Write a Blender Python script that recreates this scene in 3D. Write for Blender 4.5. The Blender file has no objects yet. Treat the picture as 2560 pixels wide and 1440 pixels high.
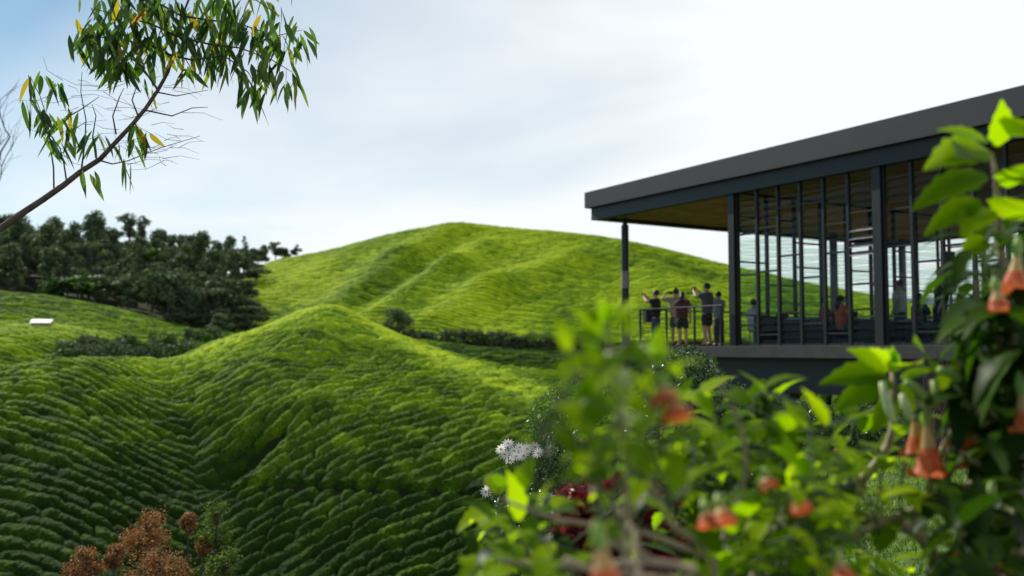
import bpy, math, random
import numpy as np
from mathutils import Vector, Matrix
random.seed(7)
rng = np.random.default_rng(11)
R = math.radians
sc = bpy.context.scene
COL = sc.collection
F = 2400.0
HOR = 872.0
PITCH = math.atan((HOR - 720.0) / F)
CP, SP = math.cos(PITCH), math.sin(PITCH)

def W(px, py, Y):
    """point of the place seen at a picture position, Y metres ahead of the viewer (eye height is z=0)"""
    u = (px - 1280.0) / F; v = (720.0 - py) / F
    yw = CP - v * SP; zw = SP + v * CP
    return Vector((u / yw * Y, Y, zw / yw * Y))

# ------------------------------------------------------------------ objects
def tag(o, label=None, cat=None, group=None, kind=None):
    if label: o['label'] = label
    if cat: o['category'] = cat
    if group: o['group'] = group
    if kind: o['kind'] = kind
    return o
def empty(name, loc=(0, 0, 0), rz=0.0):
    o = bpy.data.objects.new(name, None); COL.objects.link(o)
    o.location = loc; o.rotation_euler = (0, 0, rz); o.empty_display_size = 0.2
    return o
class MB:
    def __init__(s): s.v = []; s.f = []; s.m = []
    def add(s, vs, fs, mi=0):
        b = len(s.v); s.v.extend([tuple(p) for p in vs])
        s.f.extend([tuple(i + b for i in f) for f in fs]); s.m.extend([mi] * len(fs))
    def box(s, c, size, rz=0.0, mi=0, rot=None):
        hx, hy, hz = [a / 2 for a in size]
        M = rot if rot is not None else Matrix.Rotation(rz, 3, 'Z')
        c = Vector(c)
        vs = [c + M @ Vector((x * hx, y * hy, z * hz)) for x in (-1, 1) for y in (-1, 1) for z in (-1, 1)]
        s.add(vs, [(0, 1, 3, 2), (4, 6, 7, 5), (0, 4, 5, 1), (2, 3, 7, 6), (0, 2, 6, 4), (1, 5, 7, 3)], mi)
    def tube(s, pts, rad, n=6, mi=0, cap=True):
        pts = [Vector(p) for p in pts]
        if not hasattr(rad, '__len__'): rad = [rad] * len(pts)
        b = len(s.v); a = None
        for i, p in enumerate(pts):
            t = (pts[min(i + 1, len(pts) - 1)] - pts[max(i - 1, 0)])
            if t.length < 1e-9: t = Vector((0, 0, 1))
            t.normalize()
            if a is None:
                a = t.cross(Vector((0.31, 0.17, 0.93)))
                if a.length < 1e-3: a = t.cross(Vector((1, 0, 0)))
            a = (a - t * a.dot(t)); a.normalize(); c = t.cross(a)
            for k in range(n):
                w = 2 * math.pi * k / n
                s.v.append(tuple(p + (a * math.cos(w) + c * math.sin(w)) * rad[i]))
        for i in range(len(pts) - 1):
            for k in range(n):
                k2 = (k + 1) % n
                s.f.append((b + i * n + k, b + i * n + k2, b + (i + 1) * n + k2, b + (i + 1) * n + k)); s.m.append(mi)
        if cap:
            s.f.append(tuple(b + k for k in range(n - 1, -1, -1))); s.m.append(mi)
            e = b + (len(pts) - 1) * n
            s.f.append(tuple(e + k for k in range(n))); s.m.append(mi)
    def lathe(s, prof, base, axis, n=16, mi=0, flare=None):
        """prof = list of (distance along axis, radius)"""
        axis = Vector(axis).normalized(); base = Vector(base)
        a = axis.cross(Vector((0.3, 0.9, 0.2))).normalized(); c = axis.cross(a)
        b = len(s.v)
        for i, (d, r) in enumerate(prof):
            for k in range(n):
                w = 2 * math.pi * k / n
                rr, dd = r, d
                if flare: rr, dd = flare(i, k / n, r, d)
                s.v.append(tuple(base + axis * dd + (a * math.cos(w) + c * math.sin(w)) * rr))
        for i in range(len(prof) - 1):
            for k in range(n):
                k2 = (k + 1) % n
                s.f.append((b + i * n + k, b + i * n + k2, b + (i + 1) * n + k2, b + (i + 1) * n + k)); s.m.append(mi)
    def build(s, name, mats, parent=None, smooth=False):
        me = bpy.data.meshes.new(name)
        me.from_pydata(s.v, [], s.f); 
        if not isinstance(mats, (list, tuple)): mats = [mats]
        for m in mats: me.materials.append(m)
        if len(mats) > 1: me.polygons.foreach_set('material_index', s.m)
        if smooth: me.polygons.foreach_set('use_smooth', [True] * len(me.polygons))
        me.update()
        o = bpy.data.objects.new(name, me); COL.objects.link(o)
        if parent: o.parent = parent
        return o
def np_mesh(name, V, Fq, mat, parent=None, smooth=False):
    me = bpy.data.meshes.new(name)
    V = np.ascontiguousarray(V, dtype=np.float32); Fq = np.ascontiguousarray(Fq, dtype=np.int32)
    nf, k = Fq.shape
    me.vertices.add(len(V)); me.vertices.foreach_set('co', V.ravel())
    me.loops.add(nf * k); me.loops.foreach_set('vertex_index', Fq.ravel())
    me.polygons.add(nf); me.polygons.foreach_set('loop_start', np.arange(nf, dtype=np.int32) * k)
    try: me.polygons.foreach_set('loop_total', np.full(nf, k, dtype=np.int32))
    except Exception: pass
    me.polygons.foreach_set('use_smooth', np.full(nf, smooth))
    me.update(calc_edges=True)
    for m in (mat if isinstance(mat, (list, tuple)) else [mat]): me.materials.append(m)
    o = bpy.data.objects.new(name, me); COL.objects.link(o)
    if parent: o.parent = parent
    return o
def copy_tree(o, parent=None):
    c = o.copy(); COL.objects.link(c)
    if parent: c.parent = parent
    for ch in [x for x in bpy.data.objects if x.parent == o]: copy_tree(ch, c)
    return c

# ------------------------------------------------------------------ materials
def new_mat(name):
    m = bpy.data.materials.new(name); m.use_nodes = True
    nt = m.node_tree; b = nt.nodes['Principled BSDF']
    return m, nt, b
def solid(name, rgb, rough=0.6, metal=0.0, noise=0.25, scale=8.0, bump=0.0, spec=0.5):
    m, nt, b = new_mat(name)
    tc = nt.nodes.new('ShaderNodeTexCoord'); n = nt.nodes.new('ShaderNodeTexNoise')
    n.inputs['Scale'].default_value = scale; n.inputs['Detail'].default_value = 6
    nt.links.new(tc.outputs['Object'], n.inputs['Vector'])
    r = nt.nodes.new('ShaderNodeValToRGB')
    r.color_ramp.elements[0].color = tuple(c * (1 - noise) for c in rgb) + (1,)
    r.color_ramp.elements[1].color = tuple(min(1, c * (1 + noise)) for c in rgb) + (1,)
    r.color_ramp.elements[0].position = 0.3; r.color_ramp.elements[1].position = 0.7
    nt.links.new(n.outputs['Fac'], r.inputs['Fac']); nt.links.new(r.outputs['Color'], b.inputs['Base Color'])
    b.inputs['Roughness'].default_value = rough; b.inputs['Metallic'].default_value = metal
    b.inputs['Specular IOR Level'].default_value = spec
    if bump:
        bn = nt.nodes.new('ShaderNodeBump'); bn.inputs['Strength'].default_value = bump; bn.inputs['Distance'].default_value = 0.02
        nt.links.new(n.outputs['Fac'], bn.inputs['Height']); nt.links.new(bn.outputs['Normal'], b.inputs['Normal'])
    return m
def leaf_mat(name, stops, trans=0.45, rough=0.45, tboost=(1.6, 1.9, 0.8), spec=0.5, patch=None):
    """stops: list of (position, rgb); a leaf takes its colour at random from the ramp"""
    m, nt, b = new_mat(name)
    g = nt.nodes.new('ShaderNodeNewGeometry'); r = nt.nodes.new('ShaderNodeValToRGB')
    el = r.color_ramp.elements
    while len(el) < len(stops): el.new(0.5)
    for e, (p, c) in zip(el, stops): e.position = p; e.color = tuple(c) + (1,)
    fac = g.outputs['Random Per Island']
    if patch:
        tc = nt.nodes.new('ShaderNodeTexCoord'); n = nt.nodes.new('ShaderNodeTexNoise'); n.inputs['Scale'].default_value = patch
        nt.links.new(tc.outputs['Object'], n.inputs['Vector'])
        mm = nt.nodes.new('ShaderNodeMath'); mm.operation = 'MULTIPLY_ADD'; mm.inputs[1].default_value = 1.6; mm.inputs[2].default_value = -0.8
        nt.links.new(n.outputs['Fac'], mm.inputs[0])
        ad = nt.nodes.new('ShaderNodeMath'); ad.operation = 'ADD'; ad.use_clamp = True
        nt.links.new(mm.outputs[0], ad.inputs[0]); nt.links.new(fac, ad.inputs[1]); fac = ad.outputs[0]
    nt.links.new(fac, r.inputs['Fac'])
    nt.links.new(r.outputs['Color'], b.inputs['Base Color'])
    b.inputs['Roughness'].default_value = rough; b.inputs['Specular IOR Level'].default_value = spec
    t = nt.nodes.new('ShaderNodeBsdfTranslucent')
    mu = nt.nodes.new('ShaderNodeMix'); mu.data_type = 'RGBA'; mu.blend_type = 'MULTIPLY'; mu.inputs[0].default_value = 1
    mu.inputs[7].default_value = tuple(tboost) + (1,)
    nt.links.new(r.outputs['Color'], mu.inputs[6]); nt.links.new(mu.outputs[2], t.inputs['Color'])
    mx = nt.nodes.new('ShaderNodeMixShader'); mx.inputs[0].default_value = trans
    nt.links.new(b.outputs[0], mx.inputs[1]); nt.links.new(t.outputs[0], mx.inputs[2])
    nt.links.new(mx.outputs[0], nt.nodes['Material Output'].inputs['Surface'])
    return m

# ------------------------------------------------------------------ noise
def vnoise(x, y, seed=0):
    xi = np.floor(x).astype(np.int64); yi = np.floor(y).astype(np.int64)
    xf = x - xi; yf = y - yi
    def h(a, b):
        n = (a * 374761393 + b * 668265263 + seed * 974634777) & 0x7fffffff
        n = ((n ^ (n >> 13)) * 1274126177) & 0x7fffffff
        return ((n ^ (n >> 16)) & 0xffff) / 65535.0
    u = xf * xf * (3 - 2 * xf); v = yf * yf * (3 - 2 * yf)
    return (h(xi, yi) * (1 - u) + h(xi + 1, yi) * u) * (1 - v) + (h(xi, yi + 1) * (1 - u) + h(xi + 1, yi + 1) * u) * v
def fbm(x, y, seed=0, o=4):
    s = 0; a = 0.5; f = 1.0
    for i in range(o): s = s + a * vnoise(x * f, y * f, seed + i * 17); a *= 0.5; f *= 2.03
    return s

# ------------------------------------------------------------------ terrain
def nd(y): return float(np.interp(y, [36, 39, 45, 51, 57.5, 66, 73, 80, 86, 92], [36, 39, 42.3, 45.4, 48.8, 53.2, 58, 66, 76, 86]))
NEAR = [  # picture x, picture y, depth
 # crest of the near tea hill
 (-400, 1010, 56), (0, 945, 62), (150, 900, 66), (370, 893, 73), (560, 836, 81), (700, 794, 87), (820, 773, 92), (900, 790, 90),
 (1000, 831, 86), (1100, 876, 82), (1250, 936, 75), (1400, 985, 69), (1600, 1000, 65), (1950, 1004, 62), (2300, 1010, 60), (2800, 1010, 58),
 # valley on its face
 (400, 935, 71), (455, 1000, 66), (480, 1100, 58.5), (500, 1200, 51), (490, 1300, 45), (460, 1440, 38.5),
 # left spur
 (250, 960, 63), (200, 1050, 55.5), (180, 1150, 49), (180, 1280, 42), (180, 1440, 35.5), (-100, 1080, 51), (-100, 1250, 43), (-100, 1440, 35),
 # right face
 (620, 930, 73), (700, 880, 79), (620, 1100, 58), (650, 1200, 51), (680, 1320, 44.5), (700, 1440, 39), (820, 900, 77), (850, 1000, 66), (900, 1100, 57.5),
 (900, 1200, 51), (950, 1320, 44.5), (1000, 1440, 39), (1050, 950, 72), (1150, 1050, 61), (1200, 1200, 50.5), (1250, 1320, 44), (1300, 1440, 38.5), (1350, 1100, 56)]
PTS = [(x, y, nd(d)) for x, y, d in NEAR] + [

 (370, 912, 66), (370, 945, 78), (250, 925, 70), (150, 925, 64), (150, 950, 76), (0, 965, 66), (0, 990, 74), (500, 880, 76), (500, 905, 86), (640, 850, 92),
 # mid mound behind the crest
 (1040, 846, 118), (1200, 862, 117), (1400, 884, 114), (1600, 905, 110), (1200, 905, 108), (1400, 930, 104), (1050, 880, 112),
 (1050, 850, 124), (1250, 868, 124), (1500, 880, 122),
 # foot and face of the far hill
 (900, 800, 140), (1050, 830, 132), (1250, 845, 129), (1450, 850, 128), (1700, 850, 127), (700, 790, 146), (600, 780, 146),
 (650, 730, 165), (800, 720, 162), (950, 710, 160), (1100, 720, 155), (1300, 725, 152), (1500, 735, 149), (1700, 750, 146), (1900, 770, 144), (2200, 790, 140),
 (700, 672, 185), (900, 640, 182), (1100, 620, 182), (1300, 640, 174), (1500, 650, 170), (1700, 680, 166), (1900, 715, 160),
 # crest of the far hill
 (640, 668, 196), (700, 652, 197), (800, 627, 198), (900, 601, 198), (1000, 577, 198), (1100, 562, 197), (1150, 557, 197), (1250, 572, 193),
 (1350, 578, 190), (1500, 592, 186), (1600, 609, 183), (1700, 632, 180), (1850, 668, 176), (2000, 700, 172), (2150, 728, 168), (2350, 770, 163), (2700, 830, 155),
 # left tea slope
 (-400, 690, 112), (0, 724, 112), (120, 738, 112), (250, 762, 113), (370, 789, 114), (0, 800, 98), (200, 810, 99), (0, 870, 86), (200, 850, 92), (-300, 900, 80),
 (380, 835, 104), (450, 850, 98), (540, 822, 112), (460, 820, 116),
 # forest slope
 (0, 738, 126), (200, 770, 126), (400, 790, 128), (520, 800, 132), (0, 690, 150), (200, 700, 150), (400, 715, 152), (540, 735, 155),
 (-400, 680, 165), (0, 648, 190), (150, 656, 190), (300, 665, 192), (450, 682, 194), (580, 694, 195)]
XYZ = [(-60, 240, 10), (-120, 230, 14), (0, 240, 12), (60, 230, -2), (120, 200, -20), (0, 300, -25), (-120, 300, -25), (120, 300, -35), (200, 200, -35),
 (-200, 200, 10), (-200, 100, -2), (-150, 60, -8), (150, 100, -12), (100, 60, -10), (60, 80, -6),
 # dips between the hills
 (-22, 103, -3.5), (-5, 104, -6), (10, 98, -8.5), (25, 90, -8.5), (40, 85, -8), (-35, 92, -3), (-48, 80, -3.6),
 # the ground near the viewer: a lawn on the right, a drop on the left
 (0, 0, -1.6), (3, 3, -1.6), (3, 8, -1.6), (6, 8, -1.6), (6, 13, -1.65), (2.5, 11, -1.7), (10, 14, -1.6), (12, 8, -1.6), (3, -6, -1.5), (12, -6, -1.5), (-6, -6, -1.6),
 (-1.5, 3, -1.9), (-3, 8, -5.0), (0, 13, -4.6), (-6, 14, -6.5), (-12, 14, -7.4), (-3, 22, -8.4), (4, 20, -6.2), (10, 20, -3.5), (-14, 25, -9.0), (4, 28, -9.0), (12, 28, -6.5),
 (20, 26, -2.6), (28, 24, -2.4), (24, 38, -7), (40, 40, -7), (20, 50, -6.5), (-30, 20, -9), (16, 40, -9.3), (5, 34, -10), (-5, 30, -10), (-20, 32, -10), (18, 16, -1.7), (30, 10, -1.6), (-10, 4, -4.5), (-20, 0, -5)]
def _lift(p):      # leave room for the height of the bushes that stand on the ground
    q = W(*p); return (q.x, q.y, q.z - (0.75 if q.y < 200 and not (q.x < -42 and q.y > 120) else 0.0))
cp = np.array([_lift(p) for p in PTS] + XYZ, dtype=float)
def tps_k(r2): return np.where(r2 > 1e-9, 0.5 * r2 * np.log(np.maximum(r2, 1e-9)), 0.0)
_S = 100.0
_xy = cp[:, :2] / _S
_n = len(cp)
_K = tps_k(((_xy[:, None] - _xy[None]) ** 2).sum(-1)) + np.eye(_n) * 1e-6
_P = np.hstack([np.ones((_n, 1)), _xy])
_A = np.block([[_K, _P], [_P.T, np.zeros((3, 3))]])
_w = np.linalg.solve(_A, np.concatenate([cp[:, 2], np.zeros(3)]))
RIDGES = [  # ribs of the far hill as plan segments, height, width
 (W(1130, 590, 190), W(1000, 660, 176), 1.50, 6.0), (W(1000, 660, 176), W(850, 770, 150), 1.50, 5.0),
 (W(1195, 640, 180), W(1110, 690, 168), 1.63, 5.0), (W(1110, 685, 168), W(945, 795, 142), 1.90, 4.4),
 (W(1440, 650, 170), W(1230, 740, 152), 1.77, 5.5), (W(1230, 740, 152), W(1080, 800, 138), 1.43, 4.5),
 (W(1570, 640, 176), W(1740, 745, 148), 1.77, 5.0), (W(1900, 700, 168), W(1950, 760, 150), 1.02, 5.0),
 (W(880, 640, 186), W(740, 710, 168), 0.68, 5.0), (W(1170, 610, 187), W(1060, 690, 168), -1.3, 3.5), (W(1060, 690, 168), W(890, 790, 145), -1.3, 3.2),
 # ribs on the near hill
 (W(840, 785, nd(90)), W(760, 860, nd(80)), 0.7, 3.0), (W(760, 860, nd(80)), W(560, 1010, nd(65)), 0.8, 2.6),
 (W(760, 1010, nd(65)), W(640, 1120, nd(57)), 0.8, 2.0)]
GULLY = [(W(690, 1070, nd(60)), W(620, 1110, nd(57)), -1.0, 1.1), (W(620, 1110, nd(57)), W(560, 1160, nd(54)), -1.1, 1.2)]
def seg_d(x, y, a, b):
    dx, dy = b[0] - a[0], b[1] - a[1]
    t = np.clip(((x - a[0]) * dx + (y - a[1]) * dy) / (dx * dx + dy * dy), 0, 1)
    return np.hypot(x - a[0] - t * dx, y - a[1] - t * dy)
def Hn(x, y):
    sh = x.shape; x = x.ravel().astype(float); y = y.ravel().astype(float)
    xc = np.clip(x, -220, 220); yc = np.clip(y, -20, 310)
    out = np.empty(len(x))
    for i in range(0, len(x), 40000):
        q = np.stack([xc[i:i + 40000], yc[i:i + 40000]], 1) / _S
        out[i:i + 40000] = tps_k(((q[:, None] - _xy[None]) ** 2).sum(-1)) @ _w[:_n] + _w[_n] + q @ _w[_n + 1:]
    for a, b, h, wd in RIDGES + GULLY:
        d = seg_d(x, y, a, b); out += h * np.exp(-(d / wd) ** 2)
    far = np.clip((np.hypot(x - xc, y - yc)) / 150.0, 0, 1)
    out = out * (1 - far) + (-40.0) * far
    return out.reshape(sh)
def H(x, y): return float(Hn(np.array([x]), np.array([y]))[0])

def poly_mask(px, py, poly):
    ins = np.zeros(px.shape, bool); n = len(poly)
    for i in range(n):
        x1, y1 = poly[i]; x2, y2 = poly[(i + 1) % n]
        c = ((y1 > py) != (y2 > py)) & (px < (x2 - x1) * (py - y1) / ((y2 - y1) + 1e-12) + x1)
        ins ^= c
    return ins
# plan outline of the forest (plan coordinates)
FOREST = [(-300, 105), (W(-100, 730, 122).x, 120), (W(200, 765, 120).x, 119), (W(370, 790, 121).x, 120), (W(420, 790, 123).x, 122), (W(600, 800, 128).x, 126), (W(580, 800, 146).x, 146),
          (W(600, 740, 170).x, 170), (W(640, 680, 190).x, 190), (W(735, 655, 200).x, 200), (W(760, 655, 215).x, 215), (-60, 260), (-300, 260)]

m_soil = solid('soil_material', (0.035, 0.024, 0.014), 0.95, noise=0.4, scale=1.5)
# ground: everything out to the horizon
def ground_mesh():
    xs = np.unique(np.concatenate([np.linspace(-60, 60, 161), np.linspace(-200, 200, 161), np.sinh(np.linspace(-4, 4, 61)) * 110]))
    ys = np.unique(np.concatenate([np.linspace(-10, 60, 121), np.linspace(60, 260, 161), np.linspace(260, 330, 15), np.geomspace(340, 3000, 16), -np.geomspace(12, 3000, 16)]))
    X, Y = np.meshgrid(xs, ys); Z = Hn(X, Y)
    V = np.stack([X, Y, Z], -1).reshape(-1, 3); nx = len(xs); ny = len(ys)
    i = (np.arange(ny - 1)[:, None] * nx + np.arange(nx - 1)[None]).ravel()
    return V, np.stack([i, i + 1, i + nx + 1, i + nx], 1)
m_ground, nt, b = new_mat('ground_material')
tc = nt.nodes.new('ShaderNodeTexCoord'); n1 = nt.nodes.new('ShaderNodeTexNoise'); n1.inputs['Scale'].default_value = 0.6; n1.inputs['Detail'].default_value = 8
nt.links.new(tc.outputs['Object'], n1.inputs['Vector'])
r = nt.nodes.new('ShaderNodeValToRGB'); r.color_ramp.elements[0].position = 0.4; r.color_ramp.elements[0].color = (0.028, 0.022, 0.012, 1)
r.color_ramp.elements[1].position = 0.62; r.color_ramp.elements[1].color = (0.02, 0.04, 0.008, 1)
nt.links.new(n1.outputs['Fac'], r.inputs['Fac']); nt.links.new(r.outputs['Color'], b.inputs['Base Color']); b.inputs['Roughness'].default_value = 0.95
b.inputs['Specular IOR Level'].default_value = 0.1
V, Q = ground_mesh()
g = np_mesh('ground', V, Q, m_ground, smooth=True); tag(g, kind='structure')

# tea bushes
def tea_material():
    m, nt, b = new_mat('tea_leaf_material')
    tc = nt.nodes.new('ShaderNodeTexCoord')
    def noise(s, d=5): 
        n = nt.nodes.new('ShaderNodeTexNoise'); n.inputs['Scale'].default_value = s; n.inputs['Detail'].default_value = d
        nt.links.new(tc.outputs['Object'], n.inputs['Vector']); return n
    a = noise(0.035, 3); c = noise(0.7, 4); e = noise(9.0, 5)
    at = nt.nodes.new('ShaderNodeAttribute'); at.attribute_name = 'flush_and_light'
    def math_(op, x, y):
        k = nt.nodes.new('ShaderNodeMath'); k.operation = op
        for i, q in enumerate((x, y)):
            if isinstance(q, (int, float)): k.inputs[i].default_value = q
            else: nt.links.new(q, k.inputs[i])
        return k.outputs[0]
    s = math_('MULTIPLY', math_('SUBTRACT', a.outputs['Fac'], 0.5), 0.9)
    s = math_('ADD', s, math_('MULTIPLY', math_('SUBTRACT', c.outputs['Fac'], 0.5), 1.1))
    s = math_('ADD', s, math_('MULTIPLY', math_('SUBTRACT', e.outputs['Fac'], 0.5), 0.9))
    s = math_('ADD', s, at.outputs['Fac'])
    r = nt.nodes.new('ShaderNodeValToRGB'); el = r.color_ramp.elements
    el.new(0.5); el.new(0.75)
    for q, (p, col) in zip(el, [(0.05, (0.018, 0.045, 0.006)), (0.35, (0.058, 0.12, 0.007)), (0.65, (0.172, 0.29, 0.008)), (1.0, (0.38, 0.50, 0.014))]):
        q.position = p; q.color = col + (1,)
    nt.links.new(s, r.inputs['Fac']); nt.links.new(r.outputs['Color'], b.inputs['Base Color'])
    b.inputs['Roughness'].default_value = 0.75; b.inputs['Specular IOR Level'].default_value = 0.05
    bn = nt.nodes.new('ShaderNodeBump'); bn.inputs['Strength'].default_value = 0.9; bn.inputs['Distance'].default_value = 0.10
    f = noise(9.0, 3); nt.links.new(f.outputs['Fac'], bn.inputs['Height']); nt.links.new(bn.outputs['Normal'], b.inputs['Normal'])
    return m
M_TEA = tea_material()
def tea(name, label, az0, az1, r0, r1, na, nr, spacing, tilt, zf, mask, flush_and_light, seed, height=0.75, warp=3.0, flat=None):
    az = np.radians(np.linspace(az0, az1, na)); rr = np.geomspace(r0, r1, nr)
    A, RR = np.meshgrid(az, rr)
    X = RR * np.tan(A); Y = RR
    Z = Hn(X, Y)
    ph = (Y - (tilt(X, Y) if callable(tilt) else tilt * X) + zf * Z + warp * (fbm(X / 22 + 5, Y / 22, seed, 3) - 0.5) * 2 + 0.55 * (fbm(X / 2.6, Y / 2.6, seed + 3, 2) - 0.4)) / spacing
    row = np.floor(ph); fr = ph - row
    d = np.abs(fr - 0.5) * 2                        # 0 on the middle of a row, 1 in the gap
    u = (X * 0.8 + Y * 0.5) / (spacing * 2.6) + row * 0.618 + 1.3 * (fbm(X / 3.1, Y / 3.1, seed + 9, 2))
    uc = np.floor(u); uf = np.abs(u - uc - 0.5) * 2
    hsh = vnoise(uc * 3.7 + 0.5, row * 5.3 + 0.5, seed + 5)
    big = fbm(X / 1.3, Y / 1.3, seed + 21, 3); fine = fbm(X / 0.20, Y / 0.20, seed + 31, 2)
    d = np.clip(d + (big - 0.47) * 0.5, 0, 1.3)
    if flat is not None: d = d * (1 - 0.55 * flat(X, Y))
    prof = np.clip(1 - d ** 2.9, 0, 1) * (1 - (0.08 + 0.42 * vnoise(uc * 1.7, row * 2.1, seed + 2)) * np.clip(uf, 0, 1) ** 6)
    hh = height * prof * (0.85 + 0.3 * hsh) + (big - 0.45) * 0.25 * prof + (fine - 0.38) * 0.20 * prof - 0.20
    keep = mask(X, Y)
    hh = np.where(keep, hh, -0.5)
    V = np.stack([X, Y, Z + hh], -1).reshape(-1, 3)
    i = (np.arange(nr - 1)[:, None] * na + np.arange(na - 1)[None]).ravel()
    kf = keep[:-1, :-1] | keep[1:, 1:]
    i = i[kf.ravel()]
    Q = np.stack([i, i + 1, i + na + 1, i + na], 1)
    us = np.unique(Q); remap = np.full(len(V), -1, np.int64); remap[us] = np.arange(len(us))
    o = np_mesh(name, V[us], remap[Q], M_TEA, smooth=True)
    fl = (flush_and_light(X, Y, Z) + 0.18 * (prof - 0.6) + 0.30 * (hsh - 0.5)).reshape(-1)[us].astype(np.float32)
    a = o.data.attributes.new('flush_and_light', 'FLOAT', 'POINT'); a.data.foreach_set('value', fl)
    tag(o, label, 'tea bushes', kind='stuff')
    return o
def path_mask(X, Y, segs, w):
    k = np.ones(X.shape, bool)
    for a, b in segs: k &= seg_d(X, Y, a, b) > w
    return k
VX = ([nd(d) for d in (38.5, 45, 51, 58.5, 66, 71)] + [66, 90], [W(x, y, nd(d)).x for x, y, d in ((460, 1440, 38.5), (490, 1300, 45), (500, 1200, 51), (480, 1100, 58.5), (455, 1000, 66), (400, 935, 71))] + [-26, -38])
def near_tilt(X, Y):
    q = X - np.interp(Y, *VX)
    return np.interp(q, [-60, -30, -6, 0, 8, 14, 24, 34, 60], [13, 6.2, 2.1, 0, 7, 10.2, 14.6, 22.5, 44])
CREST = [W(x, y, nd(d)) for x, y, d in ((370, 893, 73), (560, 836, 81), (700, 794, 87), (820, 773, 92), (900, 790, 90), (1000, 831, 86), (1100, 876, 82), (1250, 936, 75), (1400, 985, 69), (1600, 1000, 65))]
def crest_d(X, Y):
    d = np.full(X.shape, 1e9)
    for a, b in zip(CREST[:-1], CREST[1:]): d = np.minimum(d, seg_d(X, Y, a, b))
    return d
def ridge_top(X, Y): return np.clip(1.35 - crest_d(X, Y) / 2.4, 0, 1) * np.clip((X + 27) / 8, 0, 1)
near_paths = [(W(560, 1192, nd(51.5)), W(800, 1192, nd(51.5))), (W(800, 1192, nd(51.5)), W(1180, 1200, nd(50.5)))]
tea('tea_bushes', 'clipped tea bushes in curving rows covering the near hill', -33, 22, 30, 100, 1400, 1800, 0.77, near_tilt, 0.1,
    lambda X, Y: path_mask(X, Y, near_paths, 0.35) & path_mask(X, Y, [(g_[0], g_[1]) for g_ in GULLY[:1]], 0.5) & (Y > 31 + 0.12 * X), lambda X, Y, Z: np.clip(0.37 + 0.055 * (Z + 3.0), 0.08, 0.62) + 0.34 * ridge_top(X, Y), 1, height=0.66, warp=1.6, flat=ridge_top)  # sunlit look painted in: tone paler uphill and along the flat-rowed crest band
# behind the near crest: left slope, mid mound
def m_mid(X, Y): return (Y > 100) & (Y <= 125.2 + 0.4 * np.sin(X * 0.4)) & ~poly_mask(X, Y, FOREST)
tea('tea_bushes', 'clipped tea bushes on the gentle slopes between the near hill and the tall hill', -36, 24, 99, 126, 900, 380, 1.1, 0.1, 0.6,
    m_mid, lambda X, Y, Z: np.where(X < -28, 0.34, 0.10 + 0.7 * np.clip((Z + 0.2) / 1.2, 0, 1)), 4)  # shaded mound face painted dark, its sunlit top painted pale
tea('tea_bushes', 'clipped tea bushes in fine rows covering the tall bright hill behind', -19, 30, 128, 225, 1200, 950, 1.35, -0.25, 0.5,
    lambda X, Y: ~poly_mask(X, Y, FOREST), lambda X, Y, Z: 0.70 + 0.7 * (fbm(X / 8, Y / 12, 77, 3) - 0.45), 8, height=0.75)

# lawn on the right near the viewer
m_grass = leaf_mat('grass_blade_material', [(0.0, (0.06, 0.12, 0.012)), (0.6, (0.12, 0.22, 0.02)), (1.0, (0.24, 0.30, 0.05))], 0.45, 0.5)
N = 90000
gx = rng.uniform(0.8, 13, N); gy = rng.uniform(4.5, 17, N) 
k = (gx > 0.22 * gy) & (gx < 0.62 * gy + 0.8); gx, gy = gx[k], gy[k]
gz = Hn(gx, gy); N = len(gx)
an = rng.uniform(0, 2 * np.pi, N); hgt = rng.uniform(0.03, 0.09, N); lean = rng.uniform(0.0, 0.05, N); wd = 0.006 + rng.uniform(0, 0.006, N)
la = rng.uniform(0, 2 * np.pi, N)
p0 = np.stack([gx - np.cos(an) * wd, gy - np.sin(an) * wd, gz], 1); p1 = np.stack([gx + np.cos(an) * wd, gy + np.sin(an) * wd, gz], 1)
p2 = np.stack([gx + np.cos(la) * lean, gy + np.sin(la) * lean, gz + hgt], 1)
gr = np_mesh('grass', np.stack([p0, p1, p2], 1).reshape(-1, 3), np.arange(N * 3).reshape(-1, 3), m_grass)
tag(gr, 'short green grass of the lawn below the flowering shrubs', 'grass', kind='stuff')
lx = np.linspace(0.8, 14, 60); ly = np.linspace(2, 18, 60); X, Y = np.meshgrid(lx, ly); Z = Hn(X, Y) + 0.006
i = (np.arange(59)[:, None] * 60 + np.arange(59)[None]).ravel()
lw = np_mesh('lawn', np.stack([X, Y, Z], -1).reshape(-1, 3), np.stack([i, i + 1, i + 61, i + 60], 1), solid('lawn_material', (0.07, 0.13, 0.015), 0.9, noise=0.5, scale=3), smooth=True)
tag(lw, kind='structure')

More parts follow.
